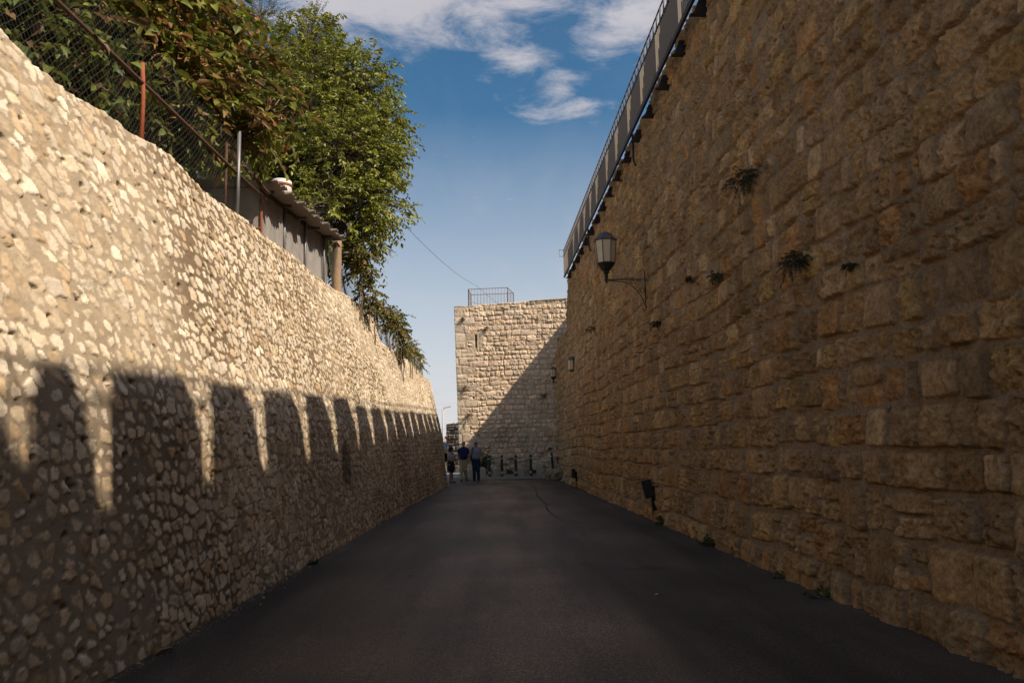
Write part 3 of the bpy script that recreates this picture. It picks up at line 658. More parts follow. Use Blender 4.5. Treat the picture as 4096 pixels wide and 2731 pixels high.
# ------------------------------------------------------------------ FAR END: lamp post, sign, orange light, far wall, car
M_conc=mat('grey_lamp_post',(.42,.40,.36),.7)
def lamp():
    y=75.; b=at(1773,1790,y); zt=at(1771,1638,y)[2]
    R=empty('street_lamp',(b[0],y,-1.6),'grey street lamp post with a single arm beyond the end of the left wall','street lamp')
    mb=MB(); mb.tube([(0,0,0),(0,0,3.),(-.02,0,zt+1.6)],[.11,.10,.07],10); mb.build('post',M_conc,R,True)
    mb=MB(); mb.tube([(-.02,0,zt+1.5),(.12,0,zt+1.72)],.03,6); mb.box((.42,0,zt+1.83),(.72,.22,.10),Matrix.Rotation(-.2,3,'Y'),bev=.03); mb.build('lamp_head',M_conc,R)
    mb=MB(); mb.box((0,0,zt-.2),(.34,.06,.05)); mb.build('clamp',M_conc,R)
lamp()
M_blue=mat('blue_sign_face',(.02,.20,.55),.5); M_yel=mat('yellow_sign_face',(.85,.55,.03),.5); M_wh=mat('white_sign_paint',(.8,.8,.8),.5)
def sign():
    y=44.; c=at(1776,1785,y); w=.36; 
    R=empty('road_sign',(c[0],y,-.3),'blue square sign over a yellow panel on a post, half hidden by the left wall','road sign')
    zc=c[2]+.3
    mb=MB(); mb.tube([(0,.04,0),(0,.04,zc+.25)],.03,8); mb.build('post',M_galv,R)
    mb=MB(); mb.box((0,0,zc),(w,.012,w)); mb.build('blue_panel',M_blue,R)
    mb=MB(); yy=-.009
    for bx,bz,bw,bh in [(0,.155,.33,.012),(0,-.155,.33,.012),(.16,0,.012,.32),(-.16,0,.012,.32),(.10,-.02,.035,.24),(.0,.10,.235,.035),(-.10,.02,.035,.17),(.0,.035,.1,.03),(.035,-.05,.03,.16)]: mb.box((bx,yy,zc+bz),(bw,.004,bh))
    mb.build('white_marks',M_wh,R)
    mb=MB(); mb.box((.01,0,zc-.40),(w*.96,.012,.36)); mb.build('yellow_panel',M_yel,R)
    for k in range(4):
        mb=MB(); mb.box((.02,-.008,zc-.28-k*.07),(.24-.04*(k%2),.003,.022)); mb.build('text_line',M_blk,R)
sign()
M_or=mat('orange_plastic',(.85,.13,.02),.5)
def orange():
    y=43.; c=at(1789,1752,y)
    R=empty('warning_light',(c[0],y,c[2]),'bright orange hooded light on a bar at the end of the left wall','warning light')
    Mt=Matrix.Rotation(.38,3,'Y')
    mb=MB(); mb.lathe((0,0,0),[(.045,-.15),(.055,-.13),(.058,.12),(.05,.15),(.03,.155)],10,0,Mt@Matrix.Rotation(PI/2,3,'Y')); mb.build('hood',M_or,R,True)
    mb=MB(); mb.tube([(-.02,0,-.05),(-.05,0,-.09),(-.22,0,-.06),(-.25,.0,-.08),(-.25,0,-2.4)],.016,6); mb.build('bar',M_or,R)
orange()
def farwall():
    def fp(s): return -3.35+s*.9,54.+0*s-s*.3,np.full_like(s,-.3),np.full_like(s,-1.)
    sv=np.arange(0,3.4,.035); tv=np.linspace(0,1,120)
    pal=[(.22,.19,.15),(.27,.23,.18),(.19,.16,.13),(.3,.26,.21)]
    x0=-3.35
    o=wall_mesh('far_wall',fp,sv,tv,lambda s:3.1+.05*fbm(s*2,s*0,2,2),lambda z:0*z,lambda s,z:ashlar(s,z,55,.25,.4,.2,.5,5.,joint=(.01,.03),prot=.07,rgh=.05,pal=pal,mort=(.2,.17,.14)),M_stoneR,topdepth=.6,toprow=4)
    co=np.zeros(len(o.data.vertices)*3,np.float32);o.data.vertices.foreach_get('co',co);co=co.reshape(-1,3);co[:,2]=np.where(co[:,2]<.1,-1.8,co[:,2]);o.data.vertices.foreach_set('co',co.ravel())
    tag(o,'dark stone wall standing far behind the left edge of the tower','wall')
farwall()
M_car=mat('silver_car_paint',(.45,.47,.5),.25,.6); M_glass=mat('dark_car_glass',(.03,.04,.05),.08,spec=.6); M_tyre=mat('tyre_rubber',(.02,.02,.02),.8); M_lens=mat('headlight_lens',(.7,.72,.75),.1,spec=.7)
def car():
    y=49.5; x=-2.75; z=-1.47
    R=empty('parked_car',(x,y,z),'silver parked car glimpsed beyond the woman at the end of the lane','car')
    # side profile in (y,z), nose towards the camera (-y)
    def shell(prof,w,taper):
        V=[];n=len(prof)
        for sx in(-1,-.88,.88,1):
            for (a,b) in prof:
                k=1-(1-taper)*max(0,(b-.75)/.7)
                inset=.04 if abs(sx)==1 else 0
                V.append((sx*w*k,a*(1-inset),b-(inset*.6)))
        Fc=[]
        for j in range(3):
            for i in range(n): Fc.append((j*n+i,j*n+(i+1)%n,(j+1)*n+(i+1)%n,(j+1)*n+i))
        Fc+= [tuple(range(n))[::-1],tuple(3*n+i for i in range(n))]
        return V,Fc
    prof=[(-2.1,.35),(-2.15,.55),(-2.1,.72),(-1.9,.80),(-1.0,.95),(-.9,.97),(1.6,.98),(2.0,.95),(2.1,.6),(2.05,.3),(1.75,.25),(-1.8,.22)]
    mb=MB(); mb.add(*shell(prof,.86,1)); mb.build('body',M_car,R)
    mb=MB(); mb.add(*shell([(-.95,.94),(-.3,1.38),(0,1.44),(1.1,1.42),(1.75,.95)],.80,.80)); mb.build('cabin',M_glass,R)
    mb=MB(); mb.add(*shell([(-.32,1.385),(0,1.452),(1.1,1.43),(1.2,1.38),(0,1.40)],.66,1)); mb.build('roof',M_car,R)
    for sx in(-1,1):
        for wy in(-1.35,1.35):
            Mr=Matrix.Rotation(PI/2,3,'Y'); mb=MB(); mb.lathe((sx*.78,wy,.32),[(.22,-.1),(.32,-.09),(.32,.09),(.22,.1)],18,0,Mr); t=mb.build('wheel',M_tyre,R)
            mb=MB(); mb.lathe((sx*.79,wy,.32),[(.05,-.11),(.19,-.105),(.19,.105),(.05,.11)],12,0,Mr); mb.build('rim',M_car,t)
        mb=MB(); mb.box((sx*.62,-2.08,.66),(.34,.10,.14),bev=.03); mb.build('headlight',M_lens,R)
        mb=MB(); mb.box((sx*.93,-.75,1.0),(.2,.1,.12),bev=.03); mb.build('mirror',M_car,R)
    mb=MB(); mb.box((0,-2.12,.5),(.9,.06,.16),bev=.02); mb.build('grille',M_tyre,R)
car()
# ------------------------------------------------------------------ PEOPLE: signed distance fields -> one continuous surface
class SDF:
    def __init__(s,lo,hi,vx):
        s.lo=np.array(lo,float); s.vx=vx; n=np.ceil((np.array(hi)-s.lo)/vx).astype(int)+1; s.n=n
        s.ax=[s.lo[i]+vx*np.arange(n[i]) for i in range(3)]; s.d=np.full(n,1.,np.float32)
    def _box(s,lo,hi,m):
        sl=[];
        for i in range(3):
            a=max(0,int((lo[i]-m-s.lo[i])/s.vx)); b=min(s.n[i],int((hi[i]+m-s.lo[i])/s.vx)+2); sl.append(slice(a,max(b,a+1)))
        g=np.meshgrid(*[s.ax[i][sl[i]] for i in range(3)],indexing='ij',sparse=True); return tuple(sl),g
    def _mix(s,sl,d,k,op):
        a=s.d[sl]
        if op=='add':
            h=np.clip(.5+.5*(a-d)/k,0,1); s.d[sl]=a*(1-h)+d*h-k*h*(1-h)
        else:
            h=np.clip(.5-.5*(a+d)/k,0,1); s.d[sl]=a*(1-h)-d*h+k*h*(1-h)
    def cone(s,a,b,ra,rb,k=.03,sx=1.,sy=1.,op='add',cut=None):
        a=np.array(a,float);b=np.array(b,float); m=.09; R=max(ra,rb)*max(sx,sy,1)
        sl,g=s._box(np.minimum(a,b)-R,np.maximum(a,b)+R,m)
        ax=b-a; L=ax@ax+1e-9
        px,py,pz=[g[i]-a[i] for i in range(3)]
        t=np.clip((px*ax[0]+py*ax[1]+pz*ax[2])/L,0,1)
        d=np.sqrt(((px-t*ax[0])/sx)**2+((py-t*ax[1])/sy)**2+(pz-t*ax[2])**2)-(ra+(rb-ra)*t)
        d=d*min(sx,sy,1)
        if cut is not None:
            for (p,n_) in cut:
                n_=np.array(n_,float);n_/=np.linalg.norm(n_); d=np.maximum(d,(g[0]-p[0])*n_[0]+(g[1]-p[1])*n_[1]+(g[2]-p[2])*n_[2])
        s._mix(sl,d,k,op); return s
    def ell(s,c,r,k=.03,op='add',cut=None,rot=0.):
        R=max(r); sl,g=s._box(np.array(c)-R,np.array(c)+R,.09)
        X,Y,Z=[g[i]-c[i] for i in range(3)]
        if rot: X,Y=X*math.cos(rot)+Y*math.sin(rot),-X*math.sin(rot)+Y*math.cos(rot)
        q=np.sqrt((X/r[0])**2+(Y/r[1])**2+(Z/r[2])**2); d=(q-1)*min(r)
        if cut is not None:
            for (p,n_) in cut:
                n_=np.array(n_,float);n_/=np.linalg.norm(n_); d=np.maximum(d,(g[0]-p[0])*n_[0]+(g[1]-p[1])*n_[1]+(g[2]-p[2])*n_[2])
        s._mix(sl,d,k,op); return s
    def mesh(s,name,m,parent=None,colf=None):
        d=s.d; ins=d<0; nx,ny,nz=d.shape
        c=ins.astype(np.int8); sm=sum(c[i:nx-1+i,j:ny-1+j,k:nz-1+k] for i in(0,1) for j in(0,1) for k in(0,1))
        act=(sm>0)&(sm<8); idx=-np.ones(act.shape,np.int64); I=np.argwhere(act); idx[act]=np.arange(len(I))
        acc=np.zeros((len(I),3)); cnt=np.zeros(len(I))
        cor=[(i,j,k) for i in(0,1) for j in(0,1) for k in(0,1)]
        for a in cor:
            for ax in range(3):
                if a[ax]==1: continue
                b=list(a); b[ax]=1
                A=d[I[:,0]+a[0],I[:,1]+a[1],I[:,2]+a[2]]; B=d[I[:,0]+b[0],I[:,1]+b[1],I[:,2]+b[2]]
                m_=(A<0)!=(B<0); t=np.where(m_,A/(A-B+1e-12),0)
                p=np.tile(np.array(a,float),(len(I),1)); p[:,ax]+=t
                acc+=p*m_[:,None]; cnt+=m_
        V=(I+acc/cnt[:,None])*s.vx+s.lo
        Q=[]
        for ax in range(3):
            o=[(0,1,2),(1,2,0),(2,0,1)][ax]; u,v=o[1],o[2]
            A=d[tuple(slice(0,d.shape[i]-1) if i==ax else slice(1,d.shape[i]-1) for i in range(3))]<0
            B=d[tuple(slice(1,d.shape[i]) if i==ax else slice(1,d.shape[i]-1) for i in range(3))]<0
            for flag in (0,1):
                e=np.argwhere((A&~B) if flag==0 else (~A&B))
                if not len(e): continue
                e=e.copy(); e[:,u]+=1; e[:,v]+=1
                def at_(du,dv):
                    q=e.copy(); q[:,u]-=du; q[:,v]-=dv; return idx[q[:,0],q[:,1],q[:,2]]
                quad=[at_(1,1),at_(0,1),at_(0,0),at_(1,0)]
                if flag: quad=quad[::-1]
                Q.append(np.stack(quad,1))
        Q=np.concatenate(Q); Q=Q[(Q>=0).all(1)]
        return fastmesh(name,V,quads=Q,mat=m,parent=parent,smooth=True,col=None if colf is None else colf(V))
M_skin=mat('skin',(.36,.19,.12),.55,noise=[(12,.3,.8,.4,.7)]); M_eye=mat('eye',(.02,.015,.01),.2,spec=.6)
def hand(g,w,dirn,side,thumb,curl=.5):
    """palm + five tapering fingers; w wrist point, dirn hand direction, side = across the palm, thumb=+-1 along side"""
    w=Vector(w); d=Vector(dirn).normalized(); s_=Vector(side); s_=(s_-d*s_.dot(d)).normalized(); n=d.cross(s_)
    g.cone(w,w+d*.045,.024,.03,.02); g.cone(w+d*.03-s_*.018,w+d*.085-s_*.026,.018,.016,.015); g.cone(w+d*.03+s_*.018,w+d*.085+s_*.026,.018,.016,.015)
    for j,(o,L) in enumerate([(-.03,.062),(-.0105,.078),(.0095,.074),(.029,.056)]):
        b=w+d*.088+s_*o*1.05*(-thumb)*-1; a1=curl*.5; m=b+(d*math.cos(a1)+n*math.sin(a1))*L*.5; a2=curl*1.3; e=m+(d*math.cos(a2)+n*math.sin(a2))*L*.5
        g.cone(b,m,.0095,.0088,.006); g.cone(m,e,.0088,.0075,.004)
    b=w+d*.035+s_*thumb*.03; m=b+(s_*thumb*.6+d*.75)*.035+n*.01; e=m+(s_*thumb*.15+d*.9)*.03+n*.012
    g.cone(b,m,.013,.011,.008); g.cone(m,e,.011,.0085,.004)
def head(g,c,face,sc=1.,beard=False):
    c=Vector(c); f=Vector(face).normalized(); r=f.cross(Vector((0,0,1))).normalized(); z=Vector((0,0,1)); a=math.atan2(f.y,f.x)
    g.ell(c+z*.02*sc-f*.012*sc,(.098*sc,.078*sc,.098*sc),.02,rot=a)
    g.cone(c-z*.035*sc+f*.03*sc,c-z*.075*sc+f*.055*sc,.055*sc,.030*sc,.03)
    g.cone(c+f*.088*sc+z*.012*sc,c+f*.112*sc-z*.02*sc,.008*sc,.015*sc,.012)
    for s_ in(-1,1):
        g.ell(c+f*.085*sc+r*s_*.032*sc+z*.006*sc,(.014*sc,.014*sc,.011*sc),.012,op='sub')
        g.cone(c+f*.083*sc+r*s_*.018*sc+z*.026*sc,c+f*.076*sc+r*s_*.048*sc+z*.024*sc,.008*sc,.007*sc,.01)
        g.ell(c+r*s_*.08*sc-z*.005*sc,(.018*sc,.010*sc,.028*sc),.008,rot=a)
        g.ell(c+f*.06*sc+r*s_*.04*sc-z*.025*sc,(.025*sc,)*3,.025)
    g.cone(c+f*.093*sc-r*.02*sc-z*.052*sc,c+f*.093*sc+r*.02*sc-z*.052*sc,.009*sc,.009*sc,.006)
    g.cone(c+f*.104*sc-r*.02*sc-z*.053*sc,c+f*.104*sc+r*.02*sc-z*.053*sc,.0025*sc,.0025*sc,.003,op='sub')
    return c,f,r,z
def eyes(c,f,r,z,sc,R):
    for s_ in(-1,1):
        mb=MB(); 
        mb.lathe(c+f*.082*sc+r*s_*.032*sc+z*.006*sc,[(.002,-.009),(.007,-.006),(.0095,0),(.007,.006),(.002,.009)],8); mb.build('eye',M_eye,R,True)
def person(loc,label,J,kind,mats):
    R=empty('person',loc,label,'person','people walking up the lane'); lo=(-.5,-.45,-.02); hi=(.5,.45,1.84); vx=.0085
    g=SDF(lo,hi,vx); H_=J['head']; nk=J['neck']
    w_=J.get('w',1.)
    g.cone(J['pelvis'],J['waist'],.125*w_,.115*w_,.05,sx=1.15,sy=.82); g.cone(J['waist'],J['chest'],.115*w_,.125*w_,.06,sx=1.2,sy=.85)
    g.cone(J['chest'],nk,.12*w_,.06,.05,sx=1.1,sy=.8); g.cone(J['shL'],J['shR'],.058,.058,.05)
    g.cone(nk,H_-Vector((0,0,.03)),.058,.052,.03)
    for s_ in 'LR':
        g.cone(J['hip'+s_],J['kn'+s_],.088,.056,.04); g.cone(J['kn'+s_],J['kn'+s_].lerp(J['an'+s_],.35),.055,.056,.03); g.cone(J['kn'+s_].lerp(J['an'+s_],.35),J['an'+s_],.055,.036,.03)
        ft=J['toe'+s_]; g.cone(J['an'+s_]-Vector((0,0,.03)),ft,.036,.026,.03)
        g.cone(J['sh'+s_],J['el'+s_],.050,.040,.03); g.cone(J['el'+s_],J['wr'+s_],.040,.026,.02)
        hd=J['hd'+s_]; hand(g,J['wr'+s_],hd[0],hd[1],hd[2],hd[3])
    c,f,r,z=head(g,H_,J['face'],J.get('hs',1.))
    g.mesh('body',mats['skin'],R); eyes(c,f,r,z,J.get('hs',1.),R)
    return R,c,f,r,z
V3=Vector
def shirt(R,J,w,m,sl=.72,hem=.97,colf=None,loose=.0):
    g=SDF((-.5,-.4,.75),(.5,.4,1.56),.0085); L=loose
    cut=[(V3((0,0,hem)),(0,0,-1))]; c2=[(J['neck']+V3((0,0,.012)),(0,-.25,1))]
    g.cone(J['pelvis']-V3((0,0,.12)),J['waist'],.142*w+L,.135*w+L,.05,sx=1.15,sy=.84,cut=cut); g.cone(J['waist'],J['chest'],.137*w+L,.142*w,.06,sx=1.2,sy=.86,cut=cut)
    g.cone(J['chest'],J['neck'],.135*w,.072,.05,sx=1.12,sy=.84,cut=c2); g.cone(J['neck']-V3((0,0,.03)),J['shL'],.07,.06,.05,cut=c2); g.cone(J['neck']-V3((0,0,.03)),J['shR'],.07,.06,.05,cut=c2); g.cone(J['shL'],J['shR'],.062,.062,.05)
    for s_ in 'LR':
        a,b=J['sh'+s_],J['el'+s_]; g.cone(a,b,.070,.066,.035,cut=[(a.lerp(b,sl),b-a)])
    # collar
    n=J['neck']; 
    for k in range(7):
        t=-1.9+3.8*k/6; p=n+V3((.066*math.sin(t),-.062*math.cos(t)-.002,.012)); q=n+V3((.066*math.sin(t+.5),-.062*math.cos(t+.5),.012)); g.cone(p,q,.010,.010,.006)
    # folds
    for k in range(6):
        x=random.uniform(-.13,.13); y=-.12*w; zz=random.uniform(1.0,1.3); g.cone((x,y-.02,zz),(x+random.uniform(-.06,.06),y-.02,zz+random.uniform(-.12,.12)),.010,.006,.012,op='sub')
    return g.mesh('shirt',m,R,colf)
def trousers(R,J,w,m,hemz=.075,loose=0):
    g=SDF((-.4,-.4,.0),(.4,.4,1.08),.0085)
    top=[(V3((0,0,1.0)),(0,0,1))]
    g.cone(J['pelvis']-V3((0,0,.03)),J['pelvis']+V3((0,0,.1)),.137*w,.13*w,.05,sx=1.15,sy=.82,cut=top)
    for s_ in 'LR':
        h,k,a=J['hip'+s_],J['kn'+s_],J['an'+s_]
        g.cone(h,k,.108*w+loose,.076+loose,.05); g.cone(k,a-V3((0,0,.03)),.074+loose,.062+loose,.03,cut=[(V3((a.x,a.y,max(hemz,a.z-.03))),(0,0,-1))])
        for q in range(4):
            p=k.lerp(a,random.uniform(.1,.8)); g.cone(p+V3((-.06,-.062,0)),p+V3((.06,-.058,random.uniform(-.05,.05))),.009,.005,.01,op='sub')
    return g.mesh('trousers',m,R)
def shoes(R,J,m,sandal=False):
    for s_ in 'LR':
        a,t=J['an'+s_],J['toe'+s_]; lo=np.minimum(np.array(a),np.array(t))-.1; hi=np.maximum(np.array(a),np.array(t))+.1; g=SDF(lo,hi,.006)
        d=(t-a); d.z=0; d=d.normalized(); heel=V3((a.x,a.y,a.z-.05))-d*.025
        if sandal:
            g.cone(heel-V3((0,0,.022)),t-V3((0,0,.018)),.032,.036,.02,cut=[(t-V3((0,0,.004)),(0,0,1))])
            g.cone(t-d*.05+V3((.03,0,-.0)),t-d*.05+V3((-.03,0,.0)),.014,.014,.01)
        else:
            g.cone(heel,t,.043,.038,.03,cut=[(V3((0,0,min(heel.z,t.z)-.028)),(0,0,-1))]); g.cone(a+V3((0,0,-.01)),heel,.046,.044,.03)
        g.mesh('shoe',m,R)
M_navy=mat('navy_cotton',(.010,.018,.060),.85,bump=[(60,.003,.5)]); M_grey=mat('grey_polo_cotton',(.26,.24,.27),.85,bump=[(60,.003,.5)])
M_khaki=mat('khaki_cloth',(.40,.33,.17),.85,bump=[(50,.003,.5)]); M_jean=mat('dark_denim',(.012,.030,.055),.85,noise=[(5,.5,(.03,.07,.11),.5,.7)]); M_dark=mat('black_cloth',(.012,.011,.012),.85)
M_leather=mat('dark_leather',(.016,.013,.012),.5); M_ghair=mat('greying_hair',(.24,.19,.14),.7,bump=[(90,.01,1.)]); M_dhair=mat('dark_brown_hair',(.025,.014,.010),.6,bump=[(90,.01,1.)])
M_cap=M_cap; M_hat=mat('grey_cap_cloth',(.13,.14,.14),.85)
def walker(mir=1,dy=0):
    J=dict(pelvis=V3((0,.0,.93)),waist=V3((0,-.01,1.08)),chest=V3((0,-.005,1.27)),neck=V3((0,.0,1.47)),head=V3((0,-.02,1.60)),face=V3((0,-1,-.08)),
     shL=V3((-.165,.0,1.375)),shR=V3((.165,.0,1.375)),elL=V3((-.245,.03,1.13)),elR=V3((.25,.02,1.13)),wrL=V3((-.245,-.06,.89)),wrR=V3((.245,-.07,.89)),
     hipL=V3((-.09,0,.89)),hipR=V3((.09,0,.89)),knL=V3((-.10,-.10,.49)),knR=V3((.085,.02,.48)),anL=V3((-.10,-.20,.10)),anR=V3((.09,.22,.13)),toeL=V3((-.115,-.33,.045)),toeR=V3((.11,.10,.04)),
     hdL=((0,-.15,-1),(0,-1,0),1,.6),hdR=((0,-.2,-1),(0,-1,0),1,.6))
    return J
# man in navy shirt
y1=35.4; d=ray(1855,1900); x1=d[0]/d[1]*y1
J=walker(); J['w']=1.08; J['wrL']=V3((-.255,-.10,.90)); J['knR']=V3((.06,-.03,.49)); J['anR']=V3((.10,.16,.12)); J['toeR']=V3((.17,.03,.04)); J['toeL']=V3((-.10,-.33,.045))
R,c,f,r,z=person((x1,y1,.02),'person in a navy short-sleeved shirt and khaki trousers, walking up the lane',J,'man',dict(skin=M_skin))
shirt(R,J,1.1,M_navy,.62,.93); trousers(R,J,1.04,M_khaki); shoes(R,J,M_leather)
mb=MB(); mb.lathe((0,0,0),[(.158,.925),(.16,.95)],24,0,Matrix.Diagonal((1.08,.80,1))); mb.build('belt',M_leather,R)
mb=MB(); mb.box((0,-.13,.94),(.04,.02,.03)); mb.build('buckle',M_galv,R)
g=SDF((c.x-.15,c.y-.15,c.z-.1),(c.x+.15,c.y+.15,c.z+.2),.007)
g.ell(c+z*.035-f*.012,(.107,.088,.098),.02,rot=math.atan2(f.y,f.x),cut=[(c+f*.045+z*.055,(f*1.-z*1.0))]); g.mesh('hair',M_ghair,R)
mb=MB(); mb.tube([c+f*.105-r*.03-z*.043,c+f*.112-z*.036,c+f*.105+r*.03-z*.043],[.005,.009,.005],6); mb.build('moustache',M_ghair,R)
# man in grey polo and cap
y2=35.2; d=ray(1905,1900); x2=d[0]/d[1]*y2
J=walker(); J['w']=1.06; J['shL'].z-=.01; J['knL']=V3((-.085,-.04,.49)); J['anL']=V3((-.085,.02,.10)); J['toeL']=V3((-.11,-.12,.045)); J['knR']=V3((.09,-.05,.48)); J['anR']=V3((.10,-.02,.10)); J['toeR']=V3((.14,-.15,.045)); J['elL']=V3((-.235,.03,1.13)); J['wrL']=V3((-.235,-.05,.90))
R,c,f,r,z=person((x2,y2,.02),'person in a grey polo shirt, dark jeans and grey cap with a shoulder bag',J,'man',dict(skin=M_skin))
shirt(R,J,1.06,M_grey,.6,.98); trousers(R,J,1.0,M_jean); shoes(R,J,M_leather)
g=SDF((c.x-.17,c.y-.22,c.z-.05),(c.x+.17,c.y+.17,c.z+.2),.007)
g.ell(c+z*.045-f*.008,(.112,.094,.082),.02,rot=math.atan2(f.y,f.x),cut=[(c+z*.045,(0,0,-1))]); g.cone(c+f*.085+z*.052-r*.035,c+f*.085+z*.052+r*.035,.05,.05,.02,cut=[(c+z*.062,(0,0,1)),(c+z*.046,(0,0,-1))]); g.mesh('cap',M_hat,R)
mb=MB()
pts=[V3((-.135,-.085,1.44)),V3((-.15,-.135,1.36)),V3((-.165,-.15,1.2)),V3((-.19,-.13,1.05)),V3((-.20,-.09,.92))]; pb=[V3((-.135,.08,1.44)),V3((-.15,.13,1.3)),V3((-.19,.12,1.05)),V3((-.2,.10,.95))]
mb.tube([pb[3],pb[2],pb[1],pb[0],V3((-.13,0,1.485))]+pts,.018,6); st=mb.build('bag_strap',M_dark,R)
mb=MB(); mb.box((-.21,.06,.98),(.06,.26,.24),bev=.02); mb.build('bag',M_dark,R)
mb=MB(); mb.lathe(J['wrR']+V3((0,0,.01)),[(.030,-.01),(.031,.01)],12); mb.box(J['wrR']+V3((.02,-.025,.01)),(.02,.02,.02)); mb.build('wrist_watch',M_galv,R)
# woman turning towards the men
y3=34.3; d=ray(1804,1932); x3=d[0]/d[1]*y3
J=dict(pelvis=V3((0,0,.80)),waist=V3((.0,0,.95)),chest=V3((0.01,0,1.12)),neck=V3((.02,0,1.29)),head=V3((.035,-.005,1.40)),face=V3((.95,-.25,-.05)),hs=.95,
 shL=V3((-.06,-.13,1.22)),shR=V3((.06,.13,1.22)),elL=V3((-.10,-.19,.98)),elR=V3((.10,.18,1.0)),wrL=V3((.10,-.20,.955)),wrR=V3((.23,.12,.85)),
 hipL=V3((-.02,-.08,.77)),hipR=V3((.02,.08,.77)),knL=V3((-.005,-.08,.43)),knR=V3((.03,.07,.43)),anL=V3((-.03,-.08,.095)),anR=V3((.06,.07,.095)),toeL=V3((.10,-.12,.04)),toeR=V3((.19,.04,.04)),
 hdL=((1,.1,.05),(0,-.3,1),1,.3),hdR=((.55,-.1,-.8),(0,-1,0),1,.6),w=.92)
R,c,f,r,z=person((x3,y3,.02),'person in a pale plaid shirt and dark knee-length skirt, turning beside the left wall',J,'woman',dict(skin=M_skin))
def plaid(V):
    C=np.tile(np.array([[.46,.47,.48]]),(len(V),1)); a=(V[:,2]%.055)<.009; b=((V[:,0]-V[:,1])%.055)<.010
    C[a]=[.16,.17,.21]; C[b]=[.14,.14,.18]; C[a&b]=[.06,.06,.09]; return C
M_plaid=mat('plaid_cotton',attr=True,rough=.85)
g=SDF((-.3,-.32,.7),(.35,.32,1.4),.008)
cut=[(V3((0,0,.80)),(0,0,-1))]
g.cone(J['pelvis']-V3((0,0,.1)),J['waist'],.150,.128,.05,sx=.92,sy=1.05,cut=cut); g.cone(J['waist'],J['chest'],.128,.135,.05,sx=.95,sy=1.08); g.cone(J['chest'],J['neck'],.125,.055,.05,sx=.9,sy=1.0,cut=[(J['neck']+V3((0,0,.01)),(0.1,0,1))]); g.cone(J['shL'],J['shR'],.06,.06,.04)
g.cone(J['chest']+V3((.07,-.05,.0)),J['chest']+V3((.08,-.05,-.03)),.05,.05,.04); g.cone(J['chest']+V3((.08,.05,.0)),J['chest']+V3((.09,.05,-.03)),.05,.05,.04)
for s_ in 'LR':
    a,b=J['sh'+s_],J['el'+s_]; g.cone(a,b,.064,.06,.03,cut=[(a.lerp(b,.62),b-a)])
g.mesh('shirt',M_plaid,R,plaid)
g=SDF((-.3,-.32,.3),(.3,.32,.95),.009)
g.cone(J['pelvis']+V3((0,0,.05)),V3((.01,0,.60)),.150,.155,.04,sx=1.0,sy=1.12,cut=[(V3((0,0,.9)),(0,0,1))]); g.cone(V3((.01,0,.6)),V3((.015,0,.44)),.145,.125,.05,sx=.92,sy=1.15,cut=[(V3((0,0,.42)),(0,0,-1))]); g.mesh('skirt',M_dark,R)
g=SDF((c.x-.18,c.y-.18,c.z-.16),(c.x+.16,c.y+.16,c.z+.17),.007); ra=math.atan2(f.y,f.x)
g.ell(c+z*.028-f*.03,(.112,.104,.112),.02,rot=ra,cut=[(c+f*.055,(f*1.-z*.45))]); g.ell(c-f*.06-z*.05,(.065,.08,.07),.04,rot=ra); g.mesh('hair',M_dhair,R)
shoes(R,J,mat('brown_sandal',(.12,.05,.02),.6),True)
mb=MB(); mb.box((-.20,.02,1.07),(.13,.26,.36),bev=.04); pk=mb.build('backpack',M_dark,R)
mb=MB(); 
for yy in(-.1,.1): mb.tube([V3((-.14,yy,1.22)),V3((-.04,yy*1.15,1.30)),V3((.06,yy*1.15,1.25)),V3((.11,yy*1.1,1.12)),V3((.05,yy*1.5,.98)),V3((-.12,yy*1.2,.93))],.014,5)
mb.tube([V3((-.14,-.1,1.22)),V3((-.14,.1,1.22))],.012,5); mb.build('strap',M_dark,pk)
# ------------------------------------------------------------------ LEAVES AND TREES
M_leaf=mat('tree_leaf',attr=True,rough=.5,spec=.35,trans=.28); M_bark=mat('grey_brown_bark',(.16,.12,.085),.9,noise=[(10,.5,.5,.45,.7)],bump=[(30,.01,.9)])
LT=np.array([(0,0,0),(.32,-.42,.10),(.32,0,0),(.32,.42,.10),(.72,-.36,.04),(.72,0,-.08),(.72,.36,.04),(1,0,-.20)])
LQ=np.array([(1,2,5,4),(2,3,6,5)]); LTri=np.array([(0,2,1),(0,3,2),(4,5,7),(5,6,7)])
def leaves(P,D,Nn,L,Wd,C,name,parent,m):
    P=np.asarray(P);n=len(P); D=D/np.linalg.norm(D,axis=1,keepdims=True); Sd=np.cross(D,Nn); Sd/=np.linalg.norm(Sd,axis=1,keepdims=True)+1e-9; Nn=np.cross(Sd,D)
    V=P[:,None,:]+LT[None,:,0:1]*D[:,None,:]*L[:,None,None]+LT[None,:,1:2]*Sd[:,None,:]*Wd[:,None,None]+LT[None,:,2:3]*Nn[:,None,:]*L[:,None,None]*RNG.uniform(.4,1.8,(n,1,1))
    o=np.arange(n)[:,None,None]*8
    return fastmesh(name,V.reshape(-1,3),quads=(LQ[None]+o).reshape(-1,4),tris=(LTri[None]+o).reshape(-1,3),mat=m,parent=parent,smooth=False,col=np.repeat(C,8,0))
